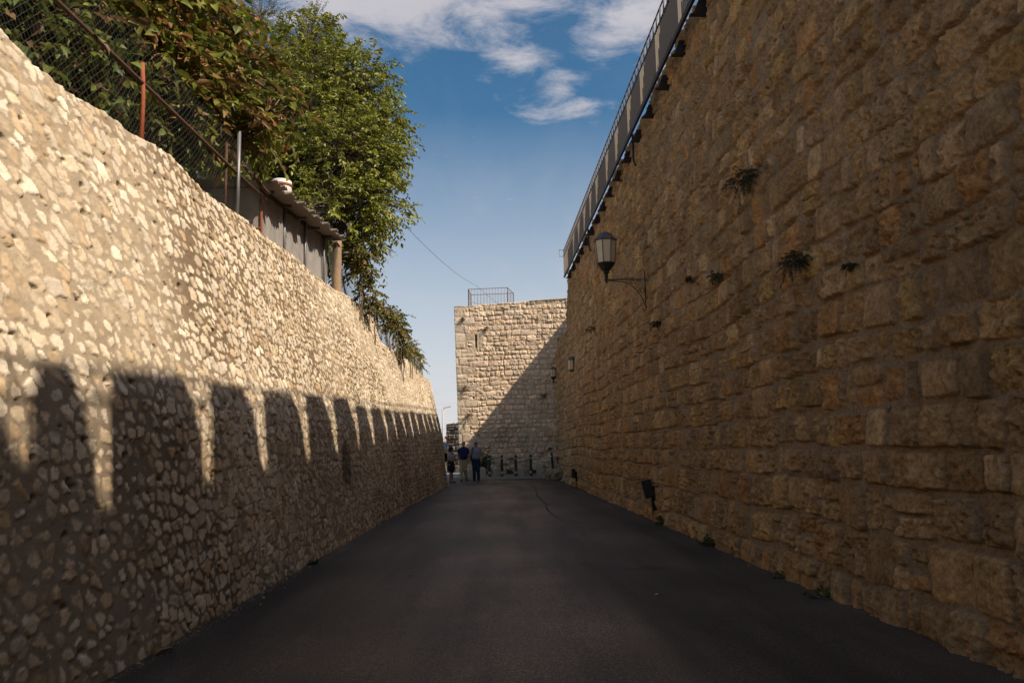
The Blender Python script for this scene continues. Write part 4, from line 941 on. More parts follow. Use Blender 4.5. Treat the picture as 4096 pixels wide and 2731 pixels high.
def twigs(centers,radii,ntw,nleaf,tl,Lr,wr,pal,droop=.35,shell=.55,upb=.2,cjit=.25,bias=(0,0,0)):
    """twigs scattered through ellipsoid lobes, leaves alternate along each twig"""
    global LASTC
    P=[];D=[];N_=[];L=[];W=[];C=[];TW=[];LASTC=[]
    vol=np.array([r[0]*r[1]*r[2] for r in radii])**.67; pr=vol/vol.sum(); pal=np.array(pal)
    for t in range(ntw):
        k=RNG.choice(len(centers),p=pr); c=np.array(centers[k]);r=np.array(radii[k])
        u=RNG.normal(size=3)+np.array(bias);u/=np.linalg.norm(u); rr=(shell+(1-shell)*RNG.random())if RNG.random()<.8 else RNG.random()
        b=c+u*r*rr*(1+.12*RNG.normal()); d=u*np.array((1,1,.7))+RNG.normal(size=3)*.45+np.array((0,0,upb)); d/=np.linalg.norm(d)
        l=tl*RNG.uniform(.5,1.3); tone=RNG.uniform(1-cjit,1+cjit)
        pts=[b+d*l*s+np.array((0,0,-droop*l*s*s)) for s in np.linspace(0,1,4)]; TW.append(pts); LASTC.append(c)
        n=max(3,int(nleaf*RNG.uniform(.6,1.3)))
        for i in range(n):
            s=(i+.6)/n; p=b+d*l*s+np.array((0,0,-droop*l*s*s)); sd=np.cross(d,(0,0,1.)); sd/=np.linalg.norm(sd)+1e-6
            dd=d*.6+sd*(1 if i%2 else -1)*.8+RNG.normal(size=3)*.3+np.array((0,0,-.45))
            P.append(p);D.append(dd);N_.append(np.array((0,0,1.))+RNG.normal(size=3)*.55); q=RNG.uniform(*Lr); L.append(q);W.append(q*wr*RNG.uniform(.8,1.2))
            C.append(pal[RNG.integers(len(pal))]*tone*RNG.uniform(.8,1.2))
    return [np.array(a) for a in (P,D,N_,L,W,C)],TW
def limb(mb,a,b,ra,rb,seed,n=7,wob=.12,seg=6):
    r=random.Random(seed); a=Vector(a);b=Vector(b);L=(b-a).length
    pts=[a.lerp(b,i/seg)+(Vector((r.uniform(-1,1),r.uniform(-1,1),r.uniform(-.5,.5)))*wob*L/seg if 0<i<seg else Vector()) for i in range(seg+1)]
    mb.tube(pts,[ra+(rb-ra)*i/seg for i in range(seg+1)],n); return pts
def tree(name,loc,label,cat,lobes,radii,ntw,nleaf,tl,Lr,wr,pal,trunk_r=.14,group=None,nlimb=None,twigr=.006,leafname='crown',**kw):
    R=empty(name,loc,label,cat,group); O=np.array(loc); cs=[np.array(c)-O for c in lobes]
    mb=MB(); top=np.mean(cs,axis=0); fork=np.array((top[0]*.4,top[1]*.4,max(.5,top[2]*.45)))
    limb(mb,(0,0,-.3),fork,trunk_r,trunk_r*.75,1,10)
    for i,c in enumerate(cs):
        p=limb(mb,fork-np.array((0,0,.1)),c,trunk_r*.55,.02,i+3,7,.3)
        for j in range(4):
            u=RNG.normal(size=3); u/=np.linalg.norm(u); limb(mb,p[3],np.array(c)+u*np.array(radii[i])*.75,.03,.008,i*9+j,5,.3)
    mb.build('trunk',M_bark,R,True)
    (P,D,N_,L,W,C),TW=twigs(cs,radii,ntw,nleaf,tl,Lr,wr,pal,**kw)
    cr=leaves(P,D,N_,L,W,C,leafname,R,M_leaf)
    mb=MB()
    for t,c_ in list(zip(TW,LASTC))[::2]: mb.tube([c_,(c_+t[0])*.5+RNG.normal(size=3)*.05]+list(t),[twigr*2,twigr*1.6,twigr,twigr*.8,twigr*.6,twigr*.3],3,False)
    mb.build('branches',M_bark,R)
    return R
def pw(px_,py_,y): return at(px_,py_,y)
# big dense green tree
pg=[(.18,.20,.022),(.23,.245,.03),(.14,.16,.02),(.29,.29,.045),(.20,.215,.04),(.32,.30,.075)]
lob=[pw(860,640,18.5),pw(720,560,18.5),pw(980,600,18.5),pw(1060,700,18),pw(1330,330,20),pw(1240,200,21),pw(1430,360,19.5),pw(1475,560,19),pw(1525,640,18.6),pw(1380,620,18),pw(1250,520,19),pw(1490,800,18),pw(1350,830,17.2),pw(1200,720,18.5),pw(1420,960,17.6),pw(1535,470,19.3),pw(1300,950,18),pw(1100,400,21)]
rad=[(1.,1.,.8),(1.,1.,.8),(1.,1.,.8),(.9,1.,.7),(1.2,1.3,1.1),(1.0,1.1,1.0),(.95,1.,.9),(.9,1.,.9),(.55,.7,.5),(1.2,1.2,1.),(1.3,1.3,1.2),(.8,.9,.75),(1.,1.,.85),(1.2,1.2,1.1),(.65,.7,.55),(.45,.6,.45),(.7,.8,.7),(1.2,1.2,1.2)]
tree('broadleaf_tree',(-5.2,19.2,TZ),'big dense green tree rising behind the shed and overhanging the left wall','tree',lob,rad,4300,13,.42,(.085,.14),.52,pg,trunk_r=.2,shell=.72,droop=.5)
# greyer tree behind
pgr=[(.11,.12,.05),(.14,.15,.065),(.085,.10,.04),(.17,.17,.09)]
lob=[pw(1250,150,27),pw(1180,260,27),pw(1255,95,27),pw(1310,230,27.5),pw(1130,330,27),pw(850,90,27),pw(760,180,27),pw(1000,250,27),pw(880,200,26),pw(1045,60,27.5)]
rad=[(.45,.6,.9),(.8,.9,1.2),(.22,.3,.9),(.5,.6,.9),(1.,1.,1.3),(1.0,1.,1.6),(1.,1.,1.2),(1.,1.,1.3),(1.2,1.,1.3),(.7,.7,.9)]
tree('narrow_leaf_tree',(-8.5,27,TZ),'grey-green small-leaved tree with pointed top behind the big dense tree','tree',lob,rad,2300,14,.5,(.06,.10),.32,pgr,trunk_r=.2,shell=.5,droop=-.1,upb=.9)
# large-leaved tree with browning leaves, nearest
pb_=[(.17,.19,.02),(.22,.22,.03),(.17,.19,.028),(.09,.12,.02),(.19,.11,.035),(.24,.14,.05),(.13,.15,.03),(.30,.17,.06),(.27,.13,.045),(.22,.19,.04),(.20,.20,.035)]
lob=[pw(250,20,7.6),pw(90,60,7.2),pw(400,110,8.4),pw(330,-60,8.),pw(620,-20,9.2),pw(560,60,9.6),pw(760,130,10.5),pw(900,260,10.8),pw(1050,330,11),pw(760,330,10),pw(950,470,10.6),pw(640,230,9.3),pw(1010,520,10.8),pw(880,40,11.2),pw(430,40,8.8),pw(1130,420,11.2),pw(700,480,9.9)]
rad=[(.6,.6,.35),(.5,.5,.35),(.6,.7,.4),(.6,.7,.4),(.6,.7,.4),(.7,.8,.55),(.7,.8,.6),(.65,.7,.55),(.4,.5,.4),(.75,.8,.6),(.5,.6,.4),(.6,.7,.5),(.3,.4,.25),(.55,.6,.4),(.7,.8,.5),(.22,.3,.16),(.5,.6,.35)]
tree('large_leaved_tree',(-4.8,10.2,TZ),'nearest tree with large drooping green and rust-brown leaves above the left wall fence','tree',lob,rad,1020,8,.42,(.12,.22),.52,pb_,trunk_r=.10,shell=.35,droop=.5,twigr=.007,cjit=.3)
# dim foliage low behind the fence, near left
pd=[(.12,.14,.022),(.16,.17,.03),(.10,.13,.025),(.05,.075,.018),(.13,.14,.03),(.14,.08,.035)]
lob=[pw(150,250,7.2),pw(60,60,6.6),pw(330,330,8.2),pw(430,420,9),pw(230,130,7.6),pw(560,520,10),pw(30,160,6.6)]
rad=[(.55,.6,.4),(.6,.7,.5),(.6,.7,.4),(.7,.8,.45),(.6,.6,.5),(.8,.9,.5),(.5,.6,.4)]
tree('fence_side_shrub',(-4.9,7.6,TZ),'leafy shrub pressed against the wire fence at the far left','shrub',lob,rad,950,8,.36,(.10,.18),.55,pd,trunk_r=.06,shell=.3,droop=.4)
# hedges added as a dark backdrop; near-black leaves stand in for deep shade
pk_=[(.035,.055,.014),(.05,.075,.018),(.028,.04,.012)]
for i,(yy,x0,lb) in enumerate([(8.2,-6.6,'added dark backdrop hedge behind the wire fence under the large-leaved tree, nearer half'),(12.2,-7.0,'added dark backdrop hedge behind the wire fence, farther half towards the shed'),(10.2,-5.3,'added dark backdrop hedge right beside the netting shed, closest to the lane'),(15.5,-8.2,'added dark backdrop hedge behind the netting shed')]):
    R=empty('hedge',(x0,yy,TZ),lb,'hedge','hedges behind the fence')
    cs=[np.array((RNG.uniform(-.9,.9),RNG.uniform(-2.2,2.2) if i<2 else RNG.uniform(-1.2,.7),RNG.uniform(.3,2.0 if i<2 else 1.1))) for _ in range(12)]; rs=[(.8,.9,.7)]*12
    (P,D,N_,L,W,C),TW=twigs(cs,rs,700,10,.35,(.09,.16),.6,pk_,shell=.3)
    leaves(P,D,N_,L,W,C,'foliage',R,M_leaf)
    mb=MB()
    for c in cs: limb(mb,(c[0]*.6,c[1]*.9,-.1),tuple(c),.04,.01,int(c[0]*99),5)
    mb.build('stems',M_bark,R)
# vines on the far fence
pv=[(.16,.17,.03),(.12,.15,.03),(.22,.17,.045),(.28,.16,.06),(.10,.13,.03)]
def vine(name,label,lob,rad,n,loc,nl=11,Lr=(.06,.10)):
    R=empty(name,loc,label,'climber','climbers over the far fence'); O=np.array(loc); cs=[np.array(c)-O for c in lob]
    (P,D,N_,L,W,C),TW=twigs(cs,rad,n,nl,.28,Lr,.75,pv,shell=.3,droop=.6)
    leaves(P,D,N_,L,W,C,'foliage',R,M_leaf); mb=MB()
    for i,c in enumerate(cs): limb(mb,(c[0],c[1],min(0,c[2]-1)),tuple(c),.02,.006,i,5)
    for t,c_ in list(zip(TW,LASTC))[::3]: mb.tube([c_]+list(t),.004,3,False)
    mb.build('stems',M_bark,R)
vine('climbing_vine','green and russet vine hanging below the big tree beside the wooden post',[pw(1440,1080,17.2),pw(1480,1150,17.8),pw(1500,1210,18.4),pw(1450,1010,17.),pw(1470,1250,18.6)],[(.25,.3,.3),(.2,.3,.25),(.2,.3,.22),(.3,.3,.3),(.2,.3,.2)],190,(-3.3,17.5,TZ+.5))
vine('climbing_vine','yellowing vine heaped over the rusty posts of the far fence',[pw(1545,1245,21),pw(1590,1265,22),pw(1605,1330,22.5),pw(1560,1290,21.5),pw(1615,1400,23),pw(1640,1380,24),pw(1510,1240,20.5)],[(.2,.3,.10),(.15,.3,.09),(.10,.3,.25),(.16,.3,.2),(.09,.3,.22),(.09,.4,.10),(.15,.3,.08)],260,(-3.2,21.5,TZ+.2))
vine('climbing_vine','grey-green vine tangled in the last fence panel',[pw(1665,1420,27),pw(1650,1400,25.5),pw(1680,1460,28.5)],[(.14,.5,.16),(.14,.4,.18),(.1,.4,.14)],100,(-2.95,27,TZ+.1),Lr=(.05,.08))
# plants rooted in the right wall
pw_=[(.05,.06,.024),(.07,.08,.03),(.04,.045,.02),(.12,.095,.05)]
def wallplant(y,z,r,n,label,hang=.6,Lr=(.015,.032)):
    x=wx(y,z)-.04; R=empty('wall_shrub',(x,y,z),label,'wall plant','shrubs rooted in the right wall')
    (P,D,N_,L,W,C),TW=twigs([np.array((-r*.6,0,-r*.1)),np.array((-r*.5,r*.6,-r*.15)),np.array((-r*.5,-r*.5,0))],[(r*.7,r*.9,r*.45)]*3,int(n*1.5),18,r*.7,Lr,.5,pw_,shell=.2,droop=hang)
    leaves(P,D,N_,L,W,C,'foliage',R,M_leaf); mb=MB(); limb(mb,(.06,0,-.06),(-r*.4,0,0),.015,.006,3,5)
    for t in TW[::2]: mb.tube([(0,0,0)]+list(t),[.0025]*5,3,False)
    mb.build('stems',M_bark,R)
wallplant(9.6,4.75,.20,70,'largest dark shrub growing from the right wall, upper middle')
wallplant(8.0,3.3,.17,50,'dark straggly shrub with bare twigs, lower right of the largest wall shrub')
wallplant(11.0,3.8,.11,26,'small dark tuft left of the straggly shrub on the right wall')
wallplant(15.0,3.75,.11,24,'small tuft just right of the bottom of the lantern bar')
wallplant(24.0,5.0,.22,34,'small dark tuft high on the far part of the right wall')
wallplant(6.9,3.0,.06,14,'tiny tuft in a joint right of the straggly shrub')
wallplant(12.6,4.1,.06,12,'thin hanging twigs beside the lantern bracket')
# weeds at the foot
pwd=[(.06,.10,.02),(.09,.13,.03),(.05,.07,.02)]
def weed(x,y,z,r,h,n,label,pal=pwd,Lr=(.03,.07),name='weed',group='weeds at the wall foot'):
    R=empty(name,(x,y,z),label,'weed' if name=='weed' else 'plant',group)
    (P,D,N_,L,W,C),TW=twigs([np.array((0,0,h*.5))],[(r,r,h*.5)],n,9,r*.8,Lr,.5,pal,shell=.1,droop=.2,upb=.6)
    leaves(P,D,N_,L,W,C,'foliage',R,M_leaf); mb=MB()
    for t in TW[::2]: mb.tube([(0,0,-.01)]+list(t),[.004]*5,3,False)
    mb.build('stems',M_bark,R)
weed(wx(14.6,0)-.08,14.6,0,.07,.12,18,'low weed right beside the nearer floodlight post')
weed(wx(11.4,0)-.08,11.4,0,.13,.09,26,'wide dark weed at the foot of the right wall, midway')
weed(wx(8.6,0)-.07,8.6,0,.06,.06,14,'small yellowish weed at the wall foot, nearer the camera')
weed(wx(7.5,0)-.1,7.5,0,.13,.05,18,'flat sprawling weed at the foot of the right wall, nearest one')
weed(-2.38,10.6,0,.05,.04,9,'small weed at the foot of the left wall by the litter')
wd=ray(1937,1900); weed(wd[0]/wd[1]*38.9,38.9,.18,.28,1.15,120,'tall leafy climber against the tower base beside the man in the cap',[(.07,.13,.03),(.10,.17,.04),(.05,.09,.02)],(.06,.11),'leafy_climber',None)
for i,(px_,w_,lb) in enumerate([(1985,.25,'low weeds on the pavement behind the first black bollard'),(2040,.3,'low weeds under the tower behind the second and third black bollards'),(2130,.22,'low weeds under the tower behind the fourth black bollard')]):
    d=ray(px_,1900); weed(d[0]/d[1]*39.1,39.1,.18,w_,.16,50,lb)
def tuft(s,z,r,label):
    p=TA+TD*s; R=empty('wall_tuft',(p[0],p[1]-.03,z),label,'wall plant','dry tufts on the tower')
    (P,D,N_,L,W,C),TW=twigs([np.array((0,-r*.4,-r*.2))],[(r,r*.5,r)],34,6,r*.9,(.03,.07),.25,[(.16,.12,.06),(.10,.09,.04),(.22,.16,.09)],shell=.1,droop=.5)
    leaves(P,D,N_,L,W,C,'foliage',R,M_leaf); mb=MB()
    for t in TW: mb.tube([(0,0.02,0)]+list(t),[.004]*5,3,False)
    mb.build('stems',M_bark,R)
tuft(.42,4.5,.20,'dry bush on the tower edge above the lower tuft'); tuft(.55,3.1,.17,'dry tuft low on the left edge of the tower'); tuft(1.5,7.35,.10,'small dry tuft right of the arrow slit'); tuft(4.3,3.95,.20,'dark tuft in the shaded part of the tower face'); tuft(.35,7.9,.1,'tiny tuft near the top left corner of the tower')
# ------------------------------------------------------------------ FENCES, SHED, PIPES above the left wall
def lx(y,z): return float(-2.70+.0243*y-loff(np.array(z)))
def segs(name,A,B,r,m,parent):
    A=np.asarray(A,float);B=np.asarray(B,float); T=B-A; T/=np.linalg.norm(T,axis=1,keepdims=True)+1e-9
    U=np.cross(T,np.tile([[.3,.9,.2]],(len(A),1))); U/=np.linalg.norm(U,axis=1,keepdims=True); Wv=np.cross(T,U)
    V=[]
    for k in range(3):
        a=2*PI*k/3; o=(U*math.cos(a)+Wv*math.sin(a))*r; V+=[A+o,B+o]
    V=np.stack(V,1).reshape(-1,3); b=np.arange(len(A))[:,None]*6
    q=np.concatenate([b+np.array([[0,2,3,1]]),b+np.array([[2,4,5,3]]),b+np.array([[4,0,1,5]])])
    return fastmesh(name,V,quads=q,mat=m,parent=parent)
def chain(name,xf,y0,y1,zb,zt,c,parent,r=.0022,m=M_wire,sag=.02):
    ny=int((y1-y0)/c); A=[];B=[]
    for i in range(ny):
        y=y0+i*c; z=zb(y)-.05; j=0
        while z<zt(y):
            yy0=y+(c/2 if j%2 else 0); yy1=y+(0 if j%2 else c/2); 
            for s_ in (1,-1):
                a0=y+(c/2)*( (j%2) if s_>0 else -(j%2)); a1=y+(c/2)*((1-j%2) if s_>0 else -(1-j%2))
                w0=sag*math.sin(a0*3+z*4); w1=sag*math.sin(a1*3+(z+c/2)*4)
                A.append((xf(a0)+w0,a0,z)); B.append((xf(a1)+w1,a1,z+c/2))
            z+=c/2; j+=1
    return segs(name,A,B,r,m,parent)
tp=lambda y: float(ltop(np.array([y]))[0])
Fn=empty('wire_fence',(0,0,0),'chain-link fence on rusty red posts along the near top of the left wall','fence')
fx=lambda y: lx(y,4.4)-.12
chain('wire_mesh',lambda y:fx(y)-.02,3.4,11.3,lambda y:tp(y)-.02,lambda y: 5.5-.15*float(sst(9.6,11.2,np.array(y))),.078,Fn,r=.0011)
def pole(mb,a,b,r=.022,n=8): mb.tube([a,b],r,n)
for (y,zt) in [(7.44,5.25),(3.6,5.6)]:
    mb=MB(); mb.tube([(fx(y),y,tp(y)-.1),(fx(y)-.0,y,4.9),(fx(y)-.02,y,zt)],.022,8); mb.build('post',M_rust,Fn,True)
mb=MB(); pole(mb,(fx(10.05)+.02,10.05,tp(10)-.1),(fx(10.05)+.02,10.05,5.62),.026); mb.build('grey_post',M_galv,Fn,True)
mb=MB(); pole(mb,(fx(9.75)-.03,9.75,tp(10)-.1),(fx(9.75)-.03,9.75,5.35),.018); mb.build('post',M_rustdk,Fn,True)
mb=MB(); mb.tube([(-3.50,3.0,5.04),(-3.42,6.0,5.03),(-3.32,9.8,5.06),(-3.25,11.2,5.05)],.021,8); mb.build('long_rail',M_rustdk,Fn,True)
mb=MB(); p=pw(0,100,6.4); q=pw(300,52,6.9); mb.tube([p+(p-q)*.6,p,q,q+(q-p)*.05],.036,8); mb.build('cross_rail',M_rustdk,Fn,True)
# far fence
Fr=empty('wire_fence',(0,0,0),'sagging chain-link fence on rusty posts along the far top of the left wall','fence')
chain('wire_mesh',lambda y:lx(y,4.3)-.14,20.4,31.0,lambda y:tp(y)-.02,lambda y: np.interp(y,[20,23.3,26,30,31],[5.0,4.85,4.95,4.9,4.6]),.075,Fr,r=.0028,sag=.05)
chain('wire_mesh',lambda y:lx(y,4.6)-.14-.1*math.sin((y-16)*1.0),15.4,20.2,lambda y:tp(y)-.02,lambda y: np.interp(y,[15.4,16.4,18.5,20.2],[5.85,5.6,5.3,5.0]),.06,Fr,r=.0024,sag=.05)
for y,zt in [(18.72,5.36),(20.65,5.02),(23.31,4.74),(26.14,4.9),(28.3,4.85),(29.92,4.88)]:
    mb=MB(); mb.tube([(lx(y,4.3)-.14,y,tp(y)-.12),(lx(y,4.3)-.14+.01,y,(tp(y)+zt)/2),(lx(y,4.3)-.14-.01,y,zt)],.024,7); mb.build('post',M_rust,Fr,True)
# protruding pipes
def pipe(a,b,r,m,label):
    A=Vector(a);B=Vector(b); mb=MB(); mb.tube([(0,0,0),tuple(B-A)],r,7); o=mb.build('pipe',m,None,True); o.location=A; tag(o,label,'pipe','pipes sticking out of the vines')
c5=lambda x,y:(1300+x*.3825,950+y*.3827)
for (x0,y0,x1,y1,Y,m,lb) in [(60,157,365,162,16.8,M_galv,'long pale pipe at the top of the five pipes beside the wooden post'),(215,225,390,222,17.2,M_galv,'second pale pipe from the top beside the wooden post'),(270,265,445,258,17.8,M_galv,'third pale pipe from the top beside the wooden post'),(250,300,390,290,18.2,M_galv,'fourth pale pipe from the top beside the wooden post'),(360,374,455,365,18.8,M_galv,'lowest short pale pipe beside the wooden post'),(375,525,462,517,19.5,M_rustdk,'single short rusty pipe above a red fence post'),
   (790,888,865,895,24,M_metal,'upper dark pipe beyond the yellowing vine'),(800,950,915,972,25,M_metal,'lower dark pipe beyond the yellowing vine'),(820,975,900,990,25.5,M_rustdk,'rusty pipe just under the dark pipes beyond the yellowing vine')]:
    a=pw(*c5(x0,y0),Y); b=pw(*c5(x1,y1),Y-.0); a=a-(b-a)*.3; pipe(a,b,.022 if Y<20 else .03,m,lb)
# shed clad in shade netting with corrugated roof
M_net=mat('grey_shade_netting',(.34,.31,.285),.9,noise=[(6,.5,.6,.45,.7)],bump=[(55,.01,1.)]); M_tin=mat('weathered_corrugated_iron',(.20,.17,.145),.6,.3,noise=[(6,.6,(.2,.12,.08),.5,.75)])
M_roofdk=mat('old_roof_boards',(.10,.085,.07),.9,noise=[(8,.5,.5,.45,.7)])
y0,y1=11.6,15.95; xw=lambda y: lx(y,4.5)-.30
zr0=at(1117,749,y0)[2]; zr1=at(1310,955,y1)[2]
Sh=empty('netting_shed',(xw(y0),y0,TZ),'ramshackle shed clad in grey netting with a corrugated roof on the left wall','shed'); SO=Vector((xw(y0),y0,TZ))
def sb(mb,name,m,par=Sh,**k): mb.v=[tuple(Vector(v)-SO) for v in mb.v]; return mb.build(name,m,par,**k)
def cloth(p00,p10,p01,p11,nu,nv,amp,seed):
    V=[];Fc=[]; p00,p10,p01,p11=[Vector(p) for p in(p00,p10,p01,p11)]; n=(p10-p00).cross(p01-p00).normalized()
    for j in range(nv+1):
        for i in range(nu+1):
            u=i/nu;v=j/nv; p=p00.lerp(p10,u).lerp(p01.lerp(p11,u),v); V.append(p+n*amp*(math.sin(u*nu*.9+seed)+.6*math.sin(u*nu*.37+v*3+seed)+.4*math.sin(v*9+u*5)))
    for j in range(nv):
        for i in range(nu): a=j*(nu+1)+i; Fc.append((a,a+1,a+nu+2,a+nu+1))
    return V,Fc
xl=-6.4
mb=MB(); mb.add(*cloth((xw(y0),y0,4.1),(xw(y1),y1,4.1),(xw(y0),y0,zr0-.03),(xw(y1),y1,zr1-.03),60,14,.012,0)); sb(mb,'side_netting',M_net,smooth=True)
mb=MB(); mb.add(*cloth((xl,y0,4.1),(xw(y0),y0,4.1),(xl,y0,zr0+.02),(xw(y0),y0,zr0-.02),44,14,.014,2)); sb(mb,'front_netting',M_net,smooth=True)
mb=MB(); mb.add(*cloth((xl,y1,4.0),(xw(y1),y1,4.0),(xl,y1,zr1),(xw(y1),y1,zr1),20,6,.01,2)); sb(mb,'back_netting',M_net,smooth=True)
for i,y in enumerate([y0,y0+1.2,y0+2.5,y1-.45]):
    mb=MB(); mb.tube([(xw(y)+.04,y,tp(y)-.15),(xw(y)+.03,y,np.interp(y,[y0,y1],[zr0,zr1])-.02)],.022,7); sb(mb,'upright',M_rust if i in(0,) else M_galv,smooth=True)
mb=MB(); mb.tube([(xw(y0)+.05,y0-.02,4.75),(xw(y0)-2.2,y0-.02,4.78)],.016,6); sb(mb,'cross_bar',M_rust)
mb=MB(); V=[];nn=44
for i in range(nn*4+1):
    t=i/(nn*4); y=y0-.28+(y1+.1-(y0-.28))*t; z=np.interp(y,[y0,y1],[zr0,zr1])+.03+.022*math.sin(i*PI/2)
    e=.34+.06*math.sin(math.floor(i/8)*2.3)
    V+=[(xw(y)+e,y,z-.03),(xl,y,z+.10),(xw(y)+e,y,z-.036),(xl,y,z+.094)]
Fc=[]
for i in range(nn*4): a=4*i; Fc+=[(a,a+4,a+5,a+1),(a+2,a+3,a+7,a+6),(a,a+2,a+6,a+4)]
mb.add(V,Fc); sb(mb,'corrugated_roof',M_tin)
mb=MB()
for k in range(5):
    y=y0+.2+k*.95; z=np.interp(y,[y0,y1],[zr0,zr1])-.03; mb.box((xw(y)-1.,y,z),(2.3,.06,.05))
mb.box(((xw(y0)+xw(y1))/2-.02,(y0+y1)/2,(zr0+zr1)/2-.06),(.05,y1-y0,.06),Matrix.Rotation(-math.atan2(zr1-zr0,y1-y0)*-1,3,'X')); sb(mb,'roof_battens',M_roofdk)
mb=MB(); limb(mb,pw(970,655,10.4),pw(1075,775,11.4),.03,.03,4,7,.05); sb(mb,'diagonal_brace',M_rustdk,smooth=True)
lg=MB(); yl=16.15; zt=at(1318,962,yl)[2]; limb(lg,(0,0,0),(0,0.02,zt-4.2),.105,.095,5,12,.03); o=lg.build('wooden_post',M_wood,None,True); o.location=(lx(yl,4.5)-.16,yl,4.2); tag(o,'thick weathered wooden post standing at the far end of the netting shed','post')
# barrel on the roof
M_bar=mat('white_enamel_tank',(.70,.66,.60),.5,noise=[(6,.45,(.35,.2,.12),.52,.75)])
yb=13.2; cb=at(1125,790,yb); zb_=float(np.interp(yb,[y0,y1],[zr0,zr1]))+.17
B_=empty('water_tank',(cb[0],yb,zb_),'white round water tank with a rusty rim standing on the shed roof','water tank'); hh=at(1125,722,yb)[2]-zb_
mb=MB(); mb.lathe((0,0,0),[(.17,0),(.175,.02),(.17,hh*.6),(.17,hh*.93),(.15,hh*.98),(.05,hh)],22); mb.build('tank_body',M_bar,B_,True)
mb=MB(); mb.lathe((0,0,0),[(.176,hh*.66),(.184,hh*.68),(.184,hh*.76),(.176,hh*.78)],22); mb.build('rim_band',M_rust,B_)
# ------------------------------------------------------------------ HOUSE far behind at the upper left
M_house=mat('pale_rendered_wall',(.72,.64,.55),.9,noise=[(2,.3,.8,.4,.7)])
Hs=empty('house',(-17,24,TZ),'pale house wall glimpsed through the leaves at the upper left','house')
mb=MB(); mb.box((0,0,5.0),(9.5,7,10)); mb.build('wall',M_house,Hs)
mb=MB(); mb.box((0,0,10.12),(10.1,7.6,.22)); mb.build('roof',M_cap,Hs)
for k in range(3):
    for z in(2.6,5.6,8.2):
        mb=MB(); mb.box((-3+k*3,-3.52,z),(1.1,.1,1.3)); f_=mb.build('window',M_white,Hs)
        mb=MB(); mb.box((-3+k*3,-3.58,z),(.92,.04,1.12)); mb.build('pane',M_glass,f_)
# trees on the skyline far off
R=tree('skyline_tree',(-13,150,-2),'distant dark tree low on the skyline behind the lamp post','tree',[(-12,150,1.5),(-9,151,1.),(-15,149,2.),(-7,152,.2)],[(2.5,2,2.2),(2,2,1.6),(2.5,2,2.4),(2,2,1.2)],400,9,1.2,(.3,.6),.6,pk_,trunk_r=.3)
# ------------------------------------------------------------------ LITTER
M_dry=mat('dry_leaf',attr=True,rough=.8); 
def drop(x,y,label,cat,c,s,name):
    z=.035 if abs(x)<2 else .02
    P=np.array([[0,0,.02]]); o=leaves(P,np.array([[math.cos(x*9),math.sin(x*9),.05]]),np.array([[.15,.1,1.]]),np.array([s]),np.array([s*.6]),np.array([c]),name,None,M_dry); o.location=(x,y,z); tag(o,label,cat)
for i,(px_,py_,s,c,lb) in enumerate([(705,2615,.16,(.20,.13,.05),'curled yellow-brown leaf near the lower left road edge'),(1360,2220,.10,(.16,.10,.05),'dry leaf by the litter at the left wall foot'),(2555,2069,.14,(.3,.17,.08),'dry orange leaf beside the nearer floodlight'),(2620,2403,.09,(.5,.48,.45),'pale scrap of paper on the road, right of centre'),(1650,2320,.06,(.15,.09,.04),'tiny brown leaf on the left part of the road'),(3090,2495,.07,(.3,.3,.28),'small pale scrap in the dark right part of the road')]):
    d=ray(px_,py_); t=-H/d[2]; drop(d[0]*t,d[1]*t,lb,'leaf' if 'leaf' in lb else 'paper scrap',c,s,'fallen_leaf' if 'leaf' in lb else 'paper_scrap')
def gravel():
    bm=MB(); rr=random.Random(4)
    for k in range(5200):
        y=2.5*math.exp(rr.random()*2.5); side=rr.random()<.6
        x=(wx(y,0)-.03-abs(rr.gauss(0,.11))) if side else (-2.68+.0243*y+.03+abs(rr.gauss(0,.07)))
        s=rr.uniform(.004,.02)*(1 if rr.random()<.96 else 1.9); a=rr.random()*6
        bm.add([(x+s*math.cos(a+q*1.57)*rr.uniform(.7,1.2),y+s*math.sin(a+q*1.57)*rr.uniform(.7,1.2),.004) for q in range(4)]+[(x,y,s*.9+.01)],[(0,1,4),(1,2,4),(2,3,4),(3,0,4)])
    tag(bm.build('grit',M_rock),'loose grit and small stones scattered along the foot of both walls','grit',kind='stuff')
gravel()
# ------------------------------------------------------------------ SUN, SKY, CAMERA
sd=Vector((-SA,SB,-SC)).normalized()
sun=bpy.data.lights.new('sun','SUN'); sun.energy=5.0; sun.angle=math.radians(.53); sun.color=(1.,.88,.73)
so=bpy.data.objects.new('sun',sun); so.rotation_euler=sd.to_track_quat('-Z','Y').to_euler(); so.location=(20,-10,30); link(so)
W=bpy.data.worlds.new('World'); S.world=W; W.use_nodes=True; nt=W.node_tree; N=nt.nodes; L=nt.links
bg=N['Background']; bg.inputs['Strength'].default_value=.061
sk=N.new('ShaderNodeTexSky'); sk.sky_type='NISHITA'; sk.sun_disc=False
elev=math.asin(SC/math.sqrt(SA**2+SB**2+SC**2)); az=math.atan2(SA,-SB)      # towards the sun: (SA,-SB)
sk.sun_elevation=elev; sk.sun_rotation=az; sk.air_density=1.0; sk.dust_density=1.8; sk.ozone_density=1.6
tc=N.new('ShaderNodeTexCoord'); sp=N.new('ShaderNodeSeparateXYZ'); L.new(tc.outputs['Generated'],sp.inputs[0])
def M(op,a,b=None,c=None,clamp=False):
    n=N.new('ShaderNodeMath'); n.operation=op; n.use_clamp=clamp
    for i,v in enumerate((a,b,c)):
        if v is None: continue
        if isinstance(v,(int,float)): n.inputs[i].default_value=v
        else: L.new(v,n.inputs[i])
    return n.outputs[0]
